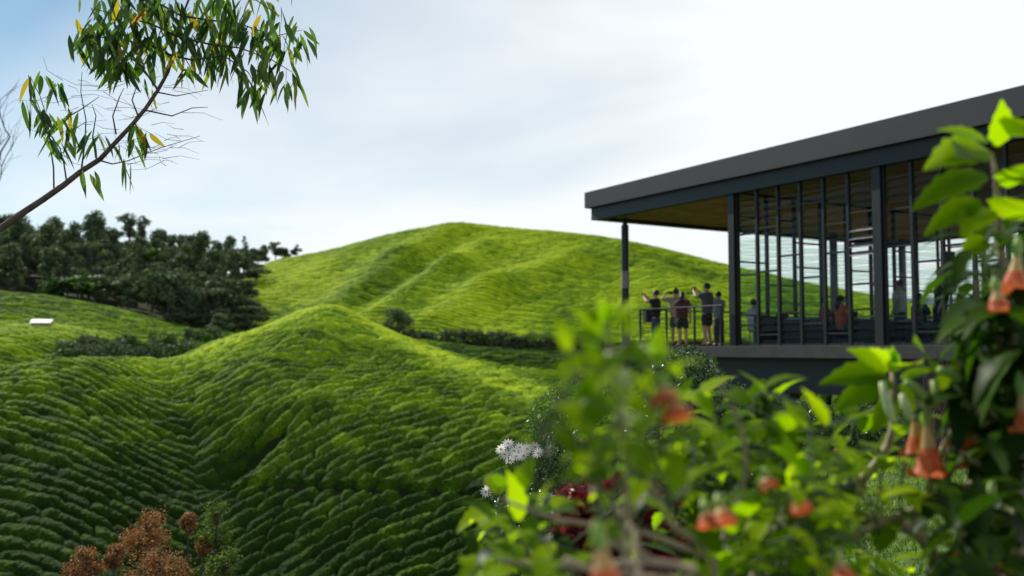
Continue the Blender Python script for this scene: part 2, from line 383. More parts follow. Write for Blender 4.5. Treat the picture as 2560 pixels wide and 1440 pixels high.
# ------------------------------------------------------------------ trees
m_bark = solid('bark_material', (0.06, 0.045, 0.032), 0.9, noise=0.4, scale=6, bump=0.5)
m_forest = leaf_mat('forest_leaf_material', [(0.0, (0.040, 0.062, 0.042)), (0.55, (0.075, 0.108, 0.062)), (1.0, (0.12, 0.16, 0.08))], 0.25, 0.6, spec=0.15, patch=0.35)  # lightened, bluish leaf tones put haze into the colour
m_forest_light = leaf_mat('light_forest_leaf_material', [(0.0, (0.02, 0.05, 0.012)), (0.6, (0.045, 0.10, 0.018)), (1.0, (0.09, 0.16, 0.025))], 0.25, 0.6, spec=0.2, patch=0.4)
def crown_np(clumps, per, size, seed, flat=0.7, lo=0.55, hi=1.08):
    """leaf-sized faces spread on and in the given clumps (x,y,z,r)"""
    g_ = np.random.default_rng(seed); P = []; Nn = []
    for (x, y, z, r_) in clumps:
        n = int(per * max(0.3, r_) ** 1.6)
        d = g_.normal(size=(n, 3)); d /= np.linalg.norm(d, axis=1)[:, None]
        rad = r_ * g_.uniform(lo, hi, n)[:, None]
        P.append(np.array([x, y, z]) + d * rad * np.array([1, 1, flat])); Nn.append(d + g_.normal(size=(n, 3)) * 0.55)
    P = np.concatenate(P); Nn = np.concatenate(Nn); Nn /= np.linalg.norm(Nn, axis=1)[:, None]
    t = np.cross(Nn, g_.normal(size=Nn.shape)); t /= np.linalg.norm(t, axis=1)[:, None]; bt = np.cross(Nn, t)
    s = size * g_.uniform(0.6, 1.3, len(P))[:, None]
    V = np.stack([P - t * s, P - bt * s * 0.5, P + t * s, P + bt * s * 0.5], 1).reshape(-1, 3)
    return V, np.arange(len(V)).reshape(-1, 4)
def tree_clumps(kind, h, w, g_):
    c = []
    if kind == 'round':
        for _ in range(16):
            a = g_.uniform(0, 6.28); q = g_.uniform(0, 1) ** 0.6; z = g_.uniform(0.38, 0.92)
            rr = w * 0.5 * math.sqrt(max(0.05, 1 - ((z - 0.62) / 0.42) ** 2)) * q
            c.append((rr * math.cos(a), rr * math.sin(a), z * h, w * g_.uniform(0.13, 0.25)))
    elif kind == 'tall':
        for _ in range(11):
            a = g_.uniform(0, 6.28); q = g_.uniform(0, 1); z = g_.uniform(0.62, 0.96)
            rr = w * 0.33 * q; c.append((rr * math.cos(a), rr * math.sin(a), z * h, w * g_.uniform(0.12, 0.22)))
        for _ in range(5):
            a = g_.uniform(0, 6.28); z = g_.uniform(0.3, 0.6); c.append((w * .15 * math.cos(a), w * .15 * math.sin(a), z * h, w * g_.uniform(0.1, 0.17)))
    elif kind == 'cone':
        for i in range(18):
            z = 0.25 + 0.72 * i / 18; a = g_.uniform(0, 6.28); rr = w * 0.45 * (1.03 - z) / 0.78 * g_.uniform(0.3, 1)
            c.append((rr * math.cos(a), rr * math.sin(a), z * h, max(0.25, w * 0.26 * (1.1 - z))))
    else:  # spreading layers
        for _ in range(13):
            a = g_.uniform(0, 6.28); q = g_.uniform(0.2, 1); z = g_.choice([0.6, 0.75, 0.92]) + g_.uniform(-.03, .03)
            rr = w * 0.55 * q; c.append((rr * math.cos(a), rr * math.sin(a), z * h, w * g_.uniform(0.12, 0.2)))
    return c
def make_tree(name, kind, h, w, seed, mat, label, cat, per=120, size=0.26, bark=None):
    g_ = np.random.default_rng(seed); cl = tree_clumps(kind, h, w, g_)
    root = empty(name); tag(root, label, cat)
    V, Q = crown_np(cl, per, size, seed)
    np_mesh('crown', V, Q, mat, root)
    tb = MB(); bend = Vector((g_.uniform(-.04, .04) * h, g_.uniform(-.04, .04) * h, 0))
    tb.tube([(0, 0, -0.6), bend * .3 + Vector((0, 0, h * .3)), bend * .8 + Vector((0, 0, h * .6)), bend + Vector((0, 0, h * .88))], [h * .022, h * .017, h * .011, h * .004], 7)
    for (x, y, z, r_) in cl[:9]:
        zz = min(z * 0.75, h * 0.8); p = bend * (zz / h) + Vector((0, 0, zz))
        tb.tube([p, (p + Vector((x, y, z))) / 2 + Vector((0, 0, -.1)), (x, y, z)], [h * .008, h * .006, h * .003], 5)
    tb.build('trunk', bark or m_bark, root)
    return root
FG = 'trees of the forest at the left'
FL = 'dark green broadleaf tree in the dense forest on the slope behind the left tea field'
protos = []
for i, (k_, h, w, mt) in enumerate([('round', 7.5, 5.6, m_forest), ('round', 6.5, 5.2, m_forest), ('layer', 8.0, 5.8, m_forest), ('tall', 9.5, 4.6, m_forest),
                                    ('cone', 8.5, 3.8, m_forest), ('round', 6.0, 5.0, m_forest_light)]):
    protos.append(make_tree('forest_tree', k_, h, w, 40 + i, mt, FL, 'tree'))
used = [False] * len(protos)
def put(pi, x, y, s, rz, label, group, name='forest_tree', sz=None, z=None):
    o = protos[pi] if not used[pi] else copy_tree(protos[pi]); used[pi] = True
    o.name = name; o.location = (x, y, (H(x, y) if z is None else z) - 0.2); o.rotation_euler = (0, 0, rz); o.scale = (s, s, sz or s)
    o['label'] = label
    if group: o['group'] = group
    elif 'group' in o: del o['group']
    return o
g_ = np.random.default_rng(5)
spots = []
for Yd in np.arange(124, 206, 5.0):
    for px in np.arange(-60, 745, 4.9 * F / Yd / 1.0):
        spots.append((px + g_.uniform(-20, 20), Yd + g_.uniform(-2, 2)))
cnt = 0
for px, Yd in spots:
    x = (px - 1280) / F * Yd
    if not poly_mask(np.array([x]), np.array([Yd]), FOREST)[0] or Yd > 200 or px > 650: continue
    pi = int(g_.choice([0, 0, 1, 1, 3, 3, 4, 5], p=None))
    if pi == 5 and Yd > 160: pi = 1
    hs = g_.uniform(0.7, 1.2) * (.72 if Yd > 176 else 1.0)
    put(pi, x, Yd, g_.uniform(0.75, 1.15), g_.uniform(0, 6.28), FL, FG, sz=hs); cnt += 1
# trees that stand out on the skyline and at the forest's edge
SK = [(322, 536, 190, 3, 1.15, 'tall dark tree with a round tuft crown rising highest above the forest skyline'),
      (262, 575, 188, 2, 0.85, 'thin spreading tree on the skyline just left of the tallest forest tree'),
      (470, 582, 190, 1, 1.0, 'wide tree with broken crown on the skyline right of the tallest tree'),
      (607, 585, 190, 4, 1.15, 'pointed narrow tree on the skyline near the right end of the forest'),
      (687, 600, 200, 0, 0.9, 'bushy rounded tree at the right end of the skyline beside the bright hill'),
      (90, 545, 186, 0, 1.1, 'broad rounded tree on the skyline beside the long bare branch'),
      (20, 528, 186, 1, 1.3, 'large dark tree on the skyline behind the base of the long branch'),
      (395, 570, 190, 1, 0.9, 'compact tree on the skyline between the tallest tree and the wide broken one'),
      (645, 622, 199, 1, 0.8, 'low dark tree between the pointed skyline tree and the bushy rounded one'),
      (712, 622, 201, 1, 0.7, 'small dark tree just right of the bushy rounded skyline tree'),
      (662, 612, 202, 3, 0.7, 'narrow ragged tree touching the left side of the bushy rounded skyline tree'),
      (738, 636, 203, 0, 0.55, 'smallest dark tree at the very right end of the forest skyline'),
      (560, 590, 190, 0, 0.8, 'rounded tree on the skyline left of the pointed one')]
for px, ty, Yd, pi, s, lb in SK:
    x = (px - 1280) / F * Yd; zt = W(px, ty, Yd).z; gz_ = H(x, Yd); hp = [7.5, 6.5, 8.0, 9.5, 8.5, 6.0][pi]
    sz = max(0.45, min(1.9, (zt - gz_ + 0.2) / hp)); put(pi, x, Yd, min(s * 1.15, sz * 1.25), random.random() * 6, lb, None, 'skyline_tree', sz=sz)
ED = [(600, 715, 150, 1, 1.1, 'rounded dark tree at the left flank of the bright hill, middle height'),
      (640, 685, 172, 0, 1.0, 'dark tree high on the left flank of the bright hill'),
      (600, 765, 132, 5, 1.0, 'mid green tree at the left foot of the bright hill'),
      (570, 735, 140, 1, 1.2, 'thick dark tree between the large spreading tree and the bright hill'),
      (625, 745, 140, 1, .9, 'dark tree climbing the left foot of the bright hill above the low rounded tree'),
      (480, 740, 126, 0, 1.1, 'dark broad tree left of the large spreading tree'),
      (640, 800, 130, 2, .8, 'dark tree just above the crest of the near hill at its left side'),
      (545, 820, 118, 1, .7, 'small dark tree low in the hollow behind the near hill'),
      (560, 700, 128, 2, 1.35, 'large spreading dark tree at the foot of the bright hill'),
      (510, 770, 122, 0, 1.1, 'dense dark tree standing in the hollow below the large spreading tree'),
      (590, 780, 124, 1, 1.0, 'low rounded tree against the lower left edge of the bright hill'),
      (200, 690, 122, 5, 1.5, 'big mid green leafy tree at the lower edge of the forest'),
      (320, 740, 121, 3, 0.8, 'slim dark tree at the lower edge of the forest, right of the big leafy one'),
      (430, 770, 120, 4, 0.6, 'small pointed tree between the lit tea knolls')]
for px, ty, Yd, pi, s, lb in ED:
    x = (px - 1280) / F * Yd; zt = W(px, ty, Yd).z; gz_ = H(x, Yd); hp = [7.5, 6.5, 8.0, 9.5, 8.5, 6.0][pi]
    sz = max(0.5, min(1.9, (zt - gz_ + 0.2) / hp)); put(pi, x, Yd, s, random.random() * 6, lb, None, 'edge_tree', sz=sz)

# shrubs in the hollow and on the far hill's foot
def shrub(name, px, ty, Yd, w, label, mat, seed, per=170, size=0.16, hmin=1.2, cat='bush'):
    x = (px - 1280) / F * Yd; gz_ = H(x, Yd); zt = W(px, ty, Yd).z; h = max(hmin, zt - gz_)
    g2 = np.random.default_rng(seed); cl = []
    for _ in range(12):
        a = g2.uniform(0, 6.28); q = g2.uniform(0, 1) ** .5; z = g2.uniform(0.25, 0.85)
        rr = w * .36 * q * math.sqrt(max(.1, 1 - (z - .3) ** 2)); cl.append((rr * math.cos(a), rr * math.sin(a), z * h, max(.25, min(w, h) * g2.uniform(.16, .27))))
    root = empty(name, (x, Yd, gz_ - .05)); tag(root, label, cat)
    V, Q = crown_np(cl, per, size, seed, 0.9); np_mesh('foliage', V, Q, mat, root)
    mb = MB()
    for c in cl[:7]: mb.tube([(0, 0, -.1), (c[0] * .4, c[1] * .4, c[2] * .5), c[:3]], [.06, .045, .02], 5)
    mb.build('stem', m_bark, root); return root
shrub('round_bush', 998, 762, 130, 4.6, 'dark round bush alone at the foot of the bright hill', m_forest, 71)
HB = [(165 + 27 * q, 834 + 13 * math.sin(q * 1.9), 86 + q * 0.9) for q in range(12)] + [(190 + 40 * q, 850 + 11 * math.sin(q * 2.7), 82 + q * 1.1) for q in range(8)] + [(480, 828, 100), (505, 822, 103), (530, 815, 106)]
for i, (px, ty, Yd) in enumerate(HB):
    o = shrub('hollow_bush', px, ty, Yd, 2.4 + 1.6 * ((i * 37) % 10) / 10, 'leafy green bush in the thicket in the hollow behind the near hill, left side', m_forest_light if i % 3 == 0 else m_forest, 180 + i, hmin=1.9)
    o['group'] = 'bushes in the hollow behind the near hill'
bank = [(px, 838 - min(16, (px - 1040) * .2) + max(0, px - 1150) * 0.05, 126.5, 1.9) for px in range(1040, 1520, 24)] + [(px, y, 129, 1.5) for px, y in ((885, 784), (905, 792), (925, 800), (945, 806), (965, 812), (1000, 812), (1020, 822), (1040, 826), (1060, 832))]
for i, (px, py, Yb, hb) in enumerate(bank):
    o = shrub('bank_bush', px + random.uniform(-5, 5), py + random.uniform(-4, 4), Yb, 2.8, 'low dark bush in the row along the foot of the bright hill', m_forest, 120 + i, hmin=hb)
    o['group'] = 'low bushes along the foot of the bright hill'

# small huts
m_white = solid('white_roof_material', (0.8, 0.8, 0.78), 0.5, noise=0.05)
m_hutwall = solid('hut_wall_material', (0.22, 0.2, 0.17), 0.8)
def hut(px, py, Yd, w, d, h, label):
    p = W(px, py, Yd); z0 = H(p.x, Yd) - .2
    root = empty('hut', (p.x, Yd, z0), 0.15); tag(root, label, 'hut'); hh = max(1.1, p.z - z0)
    a = MB(); a.box((0, 0, hh / 2 - .1), (w * .85, d * .85, hh - .2)); a.box((0, -d * .43, hh * .35), (w * .16, .04, hh * .65)); a.build('wall', m_hutwall, root)
    a = MB(); vs = [(-w / 2, -d / 2, hh - .15), (w / 2, -d / 2, hh - .15), (w / 2, d / 2, hh + .2), (-w / 2, d / 2, hh + .2)]
    vs += [(x, y, z - .08) for x, y, z in vs]; a.add(vs, [(0, 1, 2, 3), (7, 6, 5, 4), (0, 4, 5, 1), (1, 5, 6, 2), (2, 6, 7, 3), (3, 7, 4, 0)]); a.build('roof', m_white, root)
hut(103, 809, 97, 2.0, .9, 1.0, 'small hut with a white roof standing in the left tea field')
hut(272, 600, 187, 1.7, 2, 3, 'tiny white roofed hut showing on top of the forest ridge')

# ------------------------------------------------------------------ far mountains
mx = np.linspace(-2600, 2600, 90); my = np.linspace(1800, 2900, 24); X, Y = np.meshgrid(mx, my)
t = np.clip((Y - 1800) / 550, 0, 1) * np.clip((2900 - Y) / 500, 0, 1)
Z = -60 + t * (120 + 120 * (fbm(X / 420 + 3, Y / 500, 3, 4)))
i = (np.arange(23)[:, None] * 90 + np.arange(89)[None]).ravel()
mo = np_mesh('mountains', np.stack([X, Y, Z], -1).reshape(-1, 3), np.stack([i, i + 1, i + 91, i + 90], 1), solid('mountain_material', (0.09, 0.13, 0.14), 0.9, noise=0.3, scale=0.01), smooth=True)  # blue-grey base colour stands in for distance haze
tag(mo, kind='structure')

# ------------------------------------------------------------------ cafe building
D = Vector((-0.525, 0.851, 0)).normalized(); E = Vector((0.851, 0.525, 0)).normalized()
P0 = W(1840, HOR, 26.0); P0.z = 0
ANG = math.atan2(D.y, D.x)          # local x runs along the facade away from the viewer, local -y is ... the inside
ROTB = Matrix(((D.x, E.x, 0), (D.y, E.y, 0), (0, 0, 1)))
def BP(s, e, z): return P0 + D * s + E * e + Vector((0, 0, z))
cafe = empty('cafe_building', BP(0, 0, 0.06)); 
tag(cafe, 'modern dark grey cafe pavilion with flat roof, glass louvre walls and open terrace', 'building')
def bbox(mb, s0, s1, e0, e1, z0, z1, mi=0):
    vs = [BP(s, e, z) - Vector(cafe.location) for s in (s0, s1) for e in (e0, e1) for z in (z0, z1)]
    mb.add(vs, [(0, 2, 3, 1), (4, 5, 7, 6), (0, 1, 5, 4), (2, 6, 7, 3), (0, 4, 6, 2), (1, 3, 7, 5)], mi)
m_fascia = solid('grey_metal_material', (0.034, 0.035, 0.037), 0.55, noise=0.12, scale=1.2)
m_beam = solid('dark_beam_material', (0.024, 0.025, 0.030), 0.5, noise=0.1, scale=1.5)
m_dark = solid('dark_steel_material', (0.012, 0.013, 0.015), 0.45, noise=0.2)
m_soffit = solid('soffit_timber_material', (0.52, 0.29, 0.10), 0.6, noise=0.3, scale=2.0)
m_slab = solid('concrete_slab_material', (0.055, 0.055, 0.052), 0.8, noise=0.2, scale=3)
m_floor = solid('terrace_floor_material', (0.16, 0.14, 0.12), 0.6, noise=0.2, scale=2)
SN, SF, ED_ = -15.0, 6.33, 15.0     # near end, far end, depth
OV = 0.35                            # overhang of the roof beyond the glass line
rf = MB()
def roofbox(mb, s0, s1, e0, e1, zb, zt0, zt1):   # top rises from zt1 (far) to zt0 (near)
    vs = [BP(s, e, z) - Vector(cafe.location) for s, zt in ((s0, zt0), (s1, zt1)) for e in (e0, e1) for z in (zb, zt)]
    mb.add(vs, [(0, 2, 3, 1), (4, 5, 7, 6), (0, 1, 5, 4), (2, 6, 7, 3), (0, 4, 6, 2), (1, 3, 7, 5)])
roofbox(rf, SN, SF + .1, -OV, ED_ + .1, 4.60, 5.26, 5.12)
roof = rf.build('roof', m_fascia, cafe)
lb = MB(); bbox(lb, SN, SF - .05, -OV + .16, -OV + .42, 4.2, 4.62); bbox(lb, SF - .35, SF - .05, -OV + .42, ED_ - .3, 4.2, 4.62); bbox(lb, SN, SF - .05, ED_ - .3, ED_ - .05, 4.2, 4.62)
lb.build('eaves_beam', m_beam, roof)
so = MB(); bbox(so, SN, SF - .35, -OV + .42, ED_ - .3, 4.30, 4.36); so.build('soffit', m_soffit, roof)
fl = MB(); bbox(fl, SN, 4.0, -0.35, ED_ - .4, -0.22, 0.06); fl.build('floor_slab', m_slab, cafe)
ff = MB(); bbox(ff, SN, 3.9, -0.25, ED_ - .5, 0.061, 0.075); ff.build('floor_finish', m_floor, cafe)
ub = MB(); bbox(ub, SN, 0.9, 0.15, 0.55, -1.12, -0.225); bbox(ub, SN, 0.9, 9.2, 9.6, -1.12, -0.225); bbox(ub, .5, .9, .55, 9.2, -1.12, -0.225); ub.build('floor_beam', m_beam, cafe)
for s, e in ((-1.5, .35), (-7, .35), (-13, .35), (-1.5, 9.4), (-7, 9.4)):
    p = BP(s, e, 0); c = MB(); zb = H(p.x, p.y) - .5; bbox(c, s - .18, s + .18, e - .18, e + .18, zb, -1.121); c.build('pile', m_slab, cafe)
pw = MB(); bbox(pw, -.4, -11.4, 8.92, 8.98, .08, 1.3); pw.build('rear_darkening_panel', m_dark, cafe)  # dark panel added to darken the view through the lower windows
pw = MB(); bbox(pw, -.12, -.08, .6, 8.8, .08, .9); pw.build('low_darkening_panel', m_dark, cafe)  # added low behind the end glass so the bottom panes look dark
# rear service wall at the near end
bw = MB(); bbox(bw, SN + .02, -11.5, 9.0, 9.2, .08, 4.29); bw.build('rear_wall', m_hutwall, cafe)
# posts
def post(s, e, w, z0, z1, name='column', mat=None):
    c = MB(); bbox(c, s - w / 2, s + w / 2, e - w / 2, e + w / 2, z0, z1); return c.build(name, mat or m_dark, cafe)
for s in (0.02, -4.65, -9.3, -13.95): post(s, 0.0, .22, .08, 4.29)
pt = W(1560, 557, 29.9)
s_t = 5.45; 
tp = BP(s_t, 0.55, 0); zb = H(tp.x, tp.y) - .5
c = MB(); c.tube([tp - Vector(cafe.location) + Vector((0, 0, zb)), tp - Vector(cafe.location) + Vector((0, 0, 4.0))], [.12, .12], 14)
c.tube([tp - Vector(cafe.location) + Vector((0, 0, 4.0)), tp - Vector(cafe.location) + Vector((0, 0, 4.18)), tp - Vector(cafe.location) + Vector((0, 0, 4.2))], [.08, .08, .19], 14)
col = c.build('column', m_dark, cafe, smooth=False)
c = MB(); c.tube([tp - Vector(cafe.location) + Vector((0, 0, 1.95)), tp - Vector(cafe.location) + Vector((0, 0, 2.5))], [.128, .128], 14); c.build('pale_band', solid('pale_band_material', (.25, .23, .22), .6), col)  # paler grey band round the column
for e in (5, 10, 14): post(5.0, e, .2, .08, 4.29)
for s in (0, -4.65, -9.3): post(s, 13.8, .2, .08, 4.29)

# louvre glazing
m_glass = bpy.data.materials.new('louvre_glass_material'); m_glass.use_nodes = True
nt = m_glass.node_tree; nt.nodes.clear(); out = nt.nodes.new('ShaderNodeOutputMaterial')
tr = nt.nodes.new('ShaderNodeBsdfTransparent'); tr.inputs[0].default_value = (0.74, 0.84, 0.79, 1)
gl = nt.nodes.new('ShaderNodeBsdfGlossy'); gl.inputs['Roughness'].default_value = 0.03; gl.inputs['Color'].default_value = (0.9, 0.95, 0.93, 1)
fr = nt.nodes.new('ShaderNodeFresnel'); fr.inputs[0].default_value = 1.3
mx_ = nt.nodes.new('ShaderNodeMixShader'); nt.links.new(fr.outputs[0], mx_.inputs[0]); nt.links.new(tr.outputs[0], mx_.inputs[1]); nt.links.new(gl.outputs[0], mx_.inputs[2]); nt.links.new(mx_.outputs[0], out.inputs[0])
m_frost = solid('frosted_louvre_material', (0.22, 0.23, 0.25), 0.35, noise=0.1)
STG = [(3.05, 1.95), (3.15, 2.0), (3.6, 2.35), (3.6, 1.75), (3.0, 2.3), (3.2, 1.5), (3.15, 2.3), (3.3, 1.9), (3.0, 2.2), (3.5, 1.8)]
def glazing(axis, a0, a1, e_fix, wdt, start_i, n, flip=False, opening=None):
    """a run of louvre windows between a0 and a1 along D (axis 0) or E (axis 1)"""
    for i in range(n):
        l = a0 + (a1 - a0) * i / n; r_ = a0 + (a1 - a0) * (i + 1) / n
        def bb(mb, x0, x1, y0, y1, z0, z1):
            x0, x1 = min(x0, x1), max(x0, x1)
            if axis == 0: bbox(mb, x0, x1, e_fix + y0, e_fix + y1, z0, z1)
            else: bbox(mb, e_fix + y0, e_fix + y1, x0, x1, z0, z1)
        sg = 1 if r_ > l else -1
        fm = MB(); bb(fm, l, l + sg * .034, -.05, .05, .081, 4.295); bb(fm, r_ - sg * .034, r_, -.05, .05, .081, 4.295)
        t1, t2 = STG[(i + start_i) % len(STG)]; bt = (.6, .35, .9)[(i + start_i) % 3]
        for z in (.081, bt, t2, t1, 4.235): bb(fm, l + sg * .034, r_ - sg * .034, -.035, .035, z, z + .045)
        w_ = fm.build('window', m_dark, cafe)
        lm = MB(); z = .16; ti = R(22)
        frost = opening and opening[0] == i
        while z < 4.2:
            fz = frost and opening[1] < z < opening[2]
            ta = R(50) if fz else ti
            hh = .085
            def LP(x, y, zz):
                return (BP(x, e_fix + y, zz) if axis == 0 else BP(e_fix + y, x, zz)) - Vector(cafe.location)
            dy = math.sin(ta) * hh * (-1 if not flip else 1); dz = math.cos(ta) * hh
            if not any(abs(z - q) < .05 for q in (bt, t2, t1)):
                vs = [LP(l + sg * .034, dy, z - dz), LP(r_ - sg * .034, dy, z - dz), LP(r_ - sg * .034, -dy, z + dz), LP(l + sg * .034, -dy, z + dz)]
                lm.add(vs, [(0, 1, 2, 3)], 1 if fz else 0)
                # polished lower edge of each blade
                ed = LP(l + sg * .034, dy, z - dz), LP(r_ - sg * .034, dy, z - dz)
                lm.tube(ed, .003, 4, 2, cap=False)
            z += .19
        lm.build('louvre_blades', [m_glass, m_frost, m_dark], w_)
glazing(0, -.11, -4.52, 0.0, 0, 0, 6, opening=(5, 2.15, 3.0))
glazing(0, -4.78, -9.17, 0.0, 0, 6, 6)
glazing(0, -9.43, -13.82, 0.0, 0, 3, 6)
glazing(1, .15, 9.0, 0.02, 0, 2, 8)
glazing(0, -.3, -12.0, 9.1, 0, 5, 10)
# speaker box / screen hanging inside
hb = empty('hanging_panel', BP(-3.0, 5.0, 2.0)); tag(hb, 'black upright panel hanging inside the cafe behind the glass', 'panel')
a = MB(); a.box((0, 0, .1), (.4, .08, 1.1), ANG + 1.2); a.build('board', m_dark, hb); a = MB(); a.tube([(0, 0, .65), (0, 0, 2.29)], .012, 6); a.build('rod', m_dark, hb)
# railing of the terrace
rl = empty('railing', BP(3.8, 0, .08)); tag(rl, 'dark steel railing with thin wires along the open terrace edge', 'railing')
def RP(s, e, z): return BP(s, e, z) - Vector(rl.location)
rp = [(3.8, -.2), (2.6, -.2), (1.4, -.2), (.35, -.2), (3.8, 1.4), (3.8, 3.0), (3.8, 4.6), (3.8, 6.2), (3.8, 7.8), (3.8, 9.4), (3.8, 11)]
for s, e in rp:
    q = MB(); q.box(RP(s, e, .62), (.05, .05, 1.08), ANG); q.build('post', m_dark, rl)
q = MB(); q.tube([RP(.3, -.2, 1.18), RP(3.8, -.2, 1.18), RP(3.8, 11, 1.18)], .025, 6); q.build('handrail', m_dark, rl)
q = MB()
for z in (.2, .34, .48, .62, .76, .9, 1.04): q.tube([RP(.3, -.2, z), RP(3.8, -.2, z)], .004, 4); q.tube([RP(3.8, -.2, z), RP(3.8, 11, z)], .004, 4)
q.build('wires', m_dark, rl)

# tables and chairs
m_table = solid('pale_table_material', (0.42, 0.42, 0.40), 0.35, noise=0.08)
m_chair = solid('chair_material', (0.05, 0.045, 0.04), 0.5)
def table(s, e, w=.8):
    t = empty('cafe_table', BP(s, e, .078)); 
    a = MB(); a.box((0, 0, .73), (w, w, .035), ANG); a.build('tabletop', m_table, t)
    a = MB(); a.tube([(0, 0, .02), (0, 0, .71)], .035, 8); a.build('leg', m_dark, t)
    a = MB(); a.box((0, 0, .012), (.5, .5, .022), ANG); a.build('base', m_dark, t); return t
def chair(s, e, rz):
    t = empty('cafe_chair', BP(s, e, .078), rz)
    a = MB(); a.box((0, 0, .45), (.42, .42, .04)); a.build('seat', m_chair, t)
    a = MB(); a.box((0, .2, .72), (.40, .03, .34)); a.build('backrest', m_chair, t)
    for x in (-.18, .18):
        for y in (-.18, .18):
            a = MB(); a.tube([(x, y, 0), (x, y, .43 if y < 0 else .9)], .015, 6); a.build('leg', m_dark, t)
    return t
TB = [(-1.1, 1.6), (-3.4, 1.7), (-5.8, 1.8), (-8.4, 2.0), (-2.2, 4.4), (-5.0, 4.6), (-7.6, 4.8), (1.9, 3.6)]
for i, (s, e) in enumerate(TB):
    t = table(s, e); 
    if i < 7: tag(t, 'square pale topped cafe table inside behind the louvre glass', 'table', 'cafe tables inside')
    else: tag(t, 'pale topped table out on the open terrace behind the visitors', 'table')
    for j in range(2):
        ds = (.75, -.75)[j]
        c_ = chair(s + ds, e, ANG + (math.pi / 2 if j else -math.pi / 2) + math.pi * 0)
        tag(c_, 'dark cafe chair at a table behind the louvre glass' if i < 7 else 'dark chair at the table on the open terrace', 'chair', 'cafe chairs inside' if i < 7 else 'terrace chairs')
# fridge-like counter block inside at the right
ct = empty('counter', BP(-10, 7.6, .078)); tag(ct, 'long dark serving counter inside the cafe at the right', 'counter')
a = MB(); a.box((0, 0, .5), (3.2, .7, 1.0), ANG); a.build('cabinet', m_chair, ct); a = MB(); a.box((0, 0, 1.025), (3.3, .8, .045), ANG); a.build('worktop', m_table, ct)

# ------------------------------------------------------------------ people
def fabric(name, c): return solid(name, c, 0.85, noise=0.12, scale=20)
m_skin = solid('skin_material', (0.55, 0.31, 0.20), 0.55, noise=0.06); m_hair = solid('hair_material', (0.014, 0.01, 0.009), 0.5)
def skin_obj(name, chains, mat, parent, sub=2):
    """chains: list of (parent index or None, point, radius)"""
    me = bpy.data.meshes.new(name); me.from_pydata([c[1] for c in chains], [(c[0], i) for i, c in enumerate(chains) if c[0] is not None], [])
    o = bpy.data.objects.new(name, me); COL.objects.link(o)
    sm = o.modifiers.new('s', 'SKIN'); sm.use_smooth_shade = True
    for i, c in enumerate(chains):
        rr = c[2] if hasattr(c[2], '__len__') else (c[2], c[2])
        me.skin_vertices[0].data[i].radius = rr; me.skin_vertices[0].data[i].use_root = (c[0] is None)
    ss = o.modifiers.new('b', 'SUBSURF'); ss.levels = sub; ss.render_levels = sub
    dg = bpy.context.evaluated_depsgraph_get(); ev = o.evaluated_get(dg); nm = bpy.data.meshes.new_from_object(ev)
    o.modifiers.clear(); o.data = nm; nm.name = name; nm.materials.clear(); nm.materials.append(mat)
    if parent: o.parent = parent
    return o
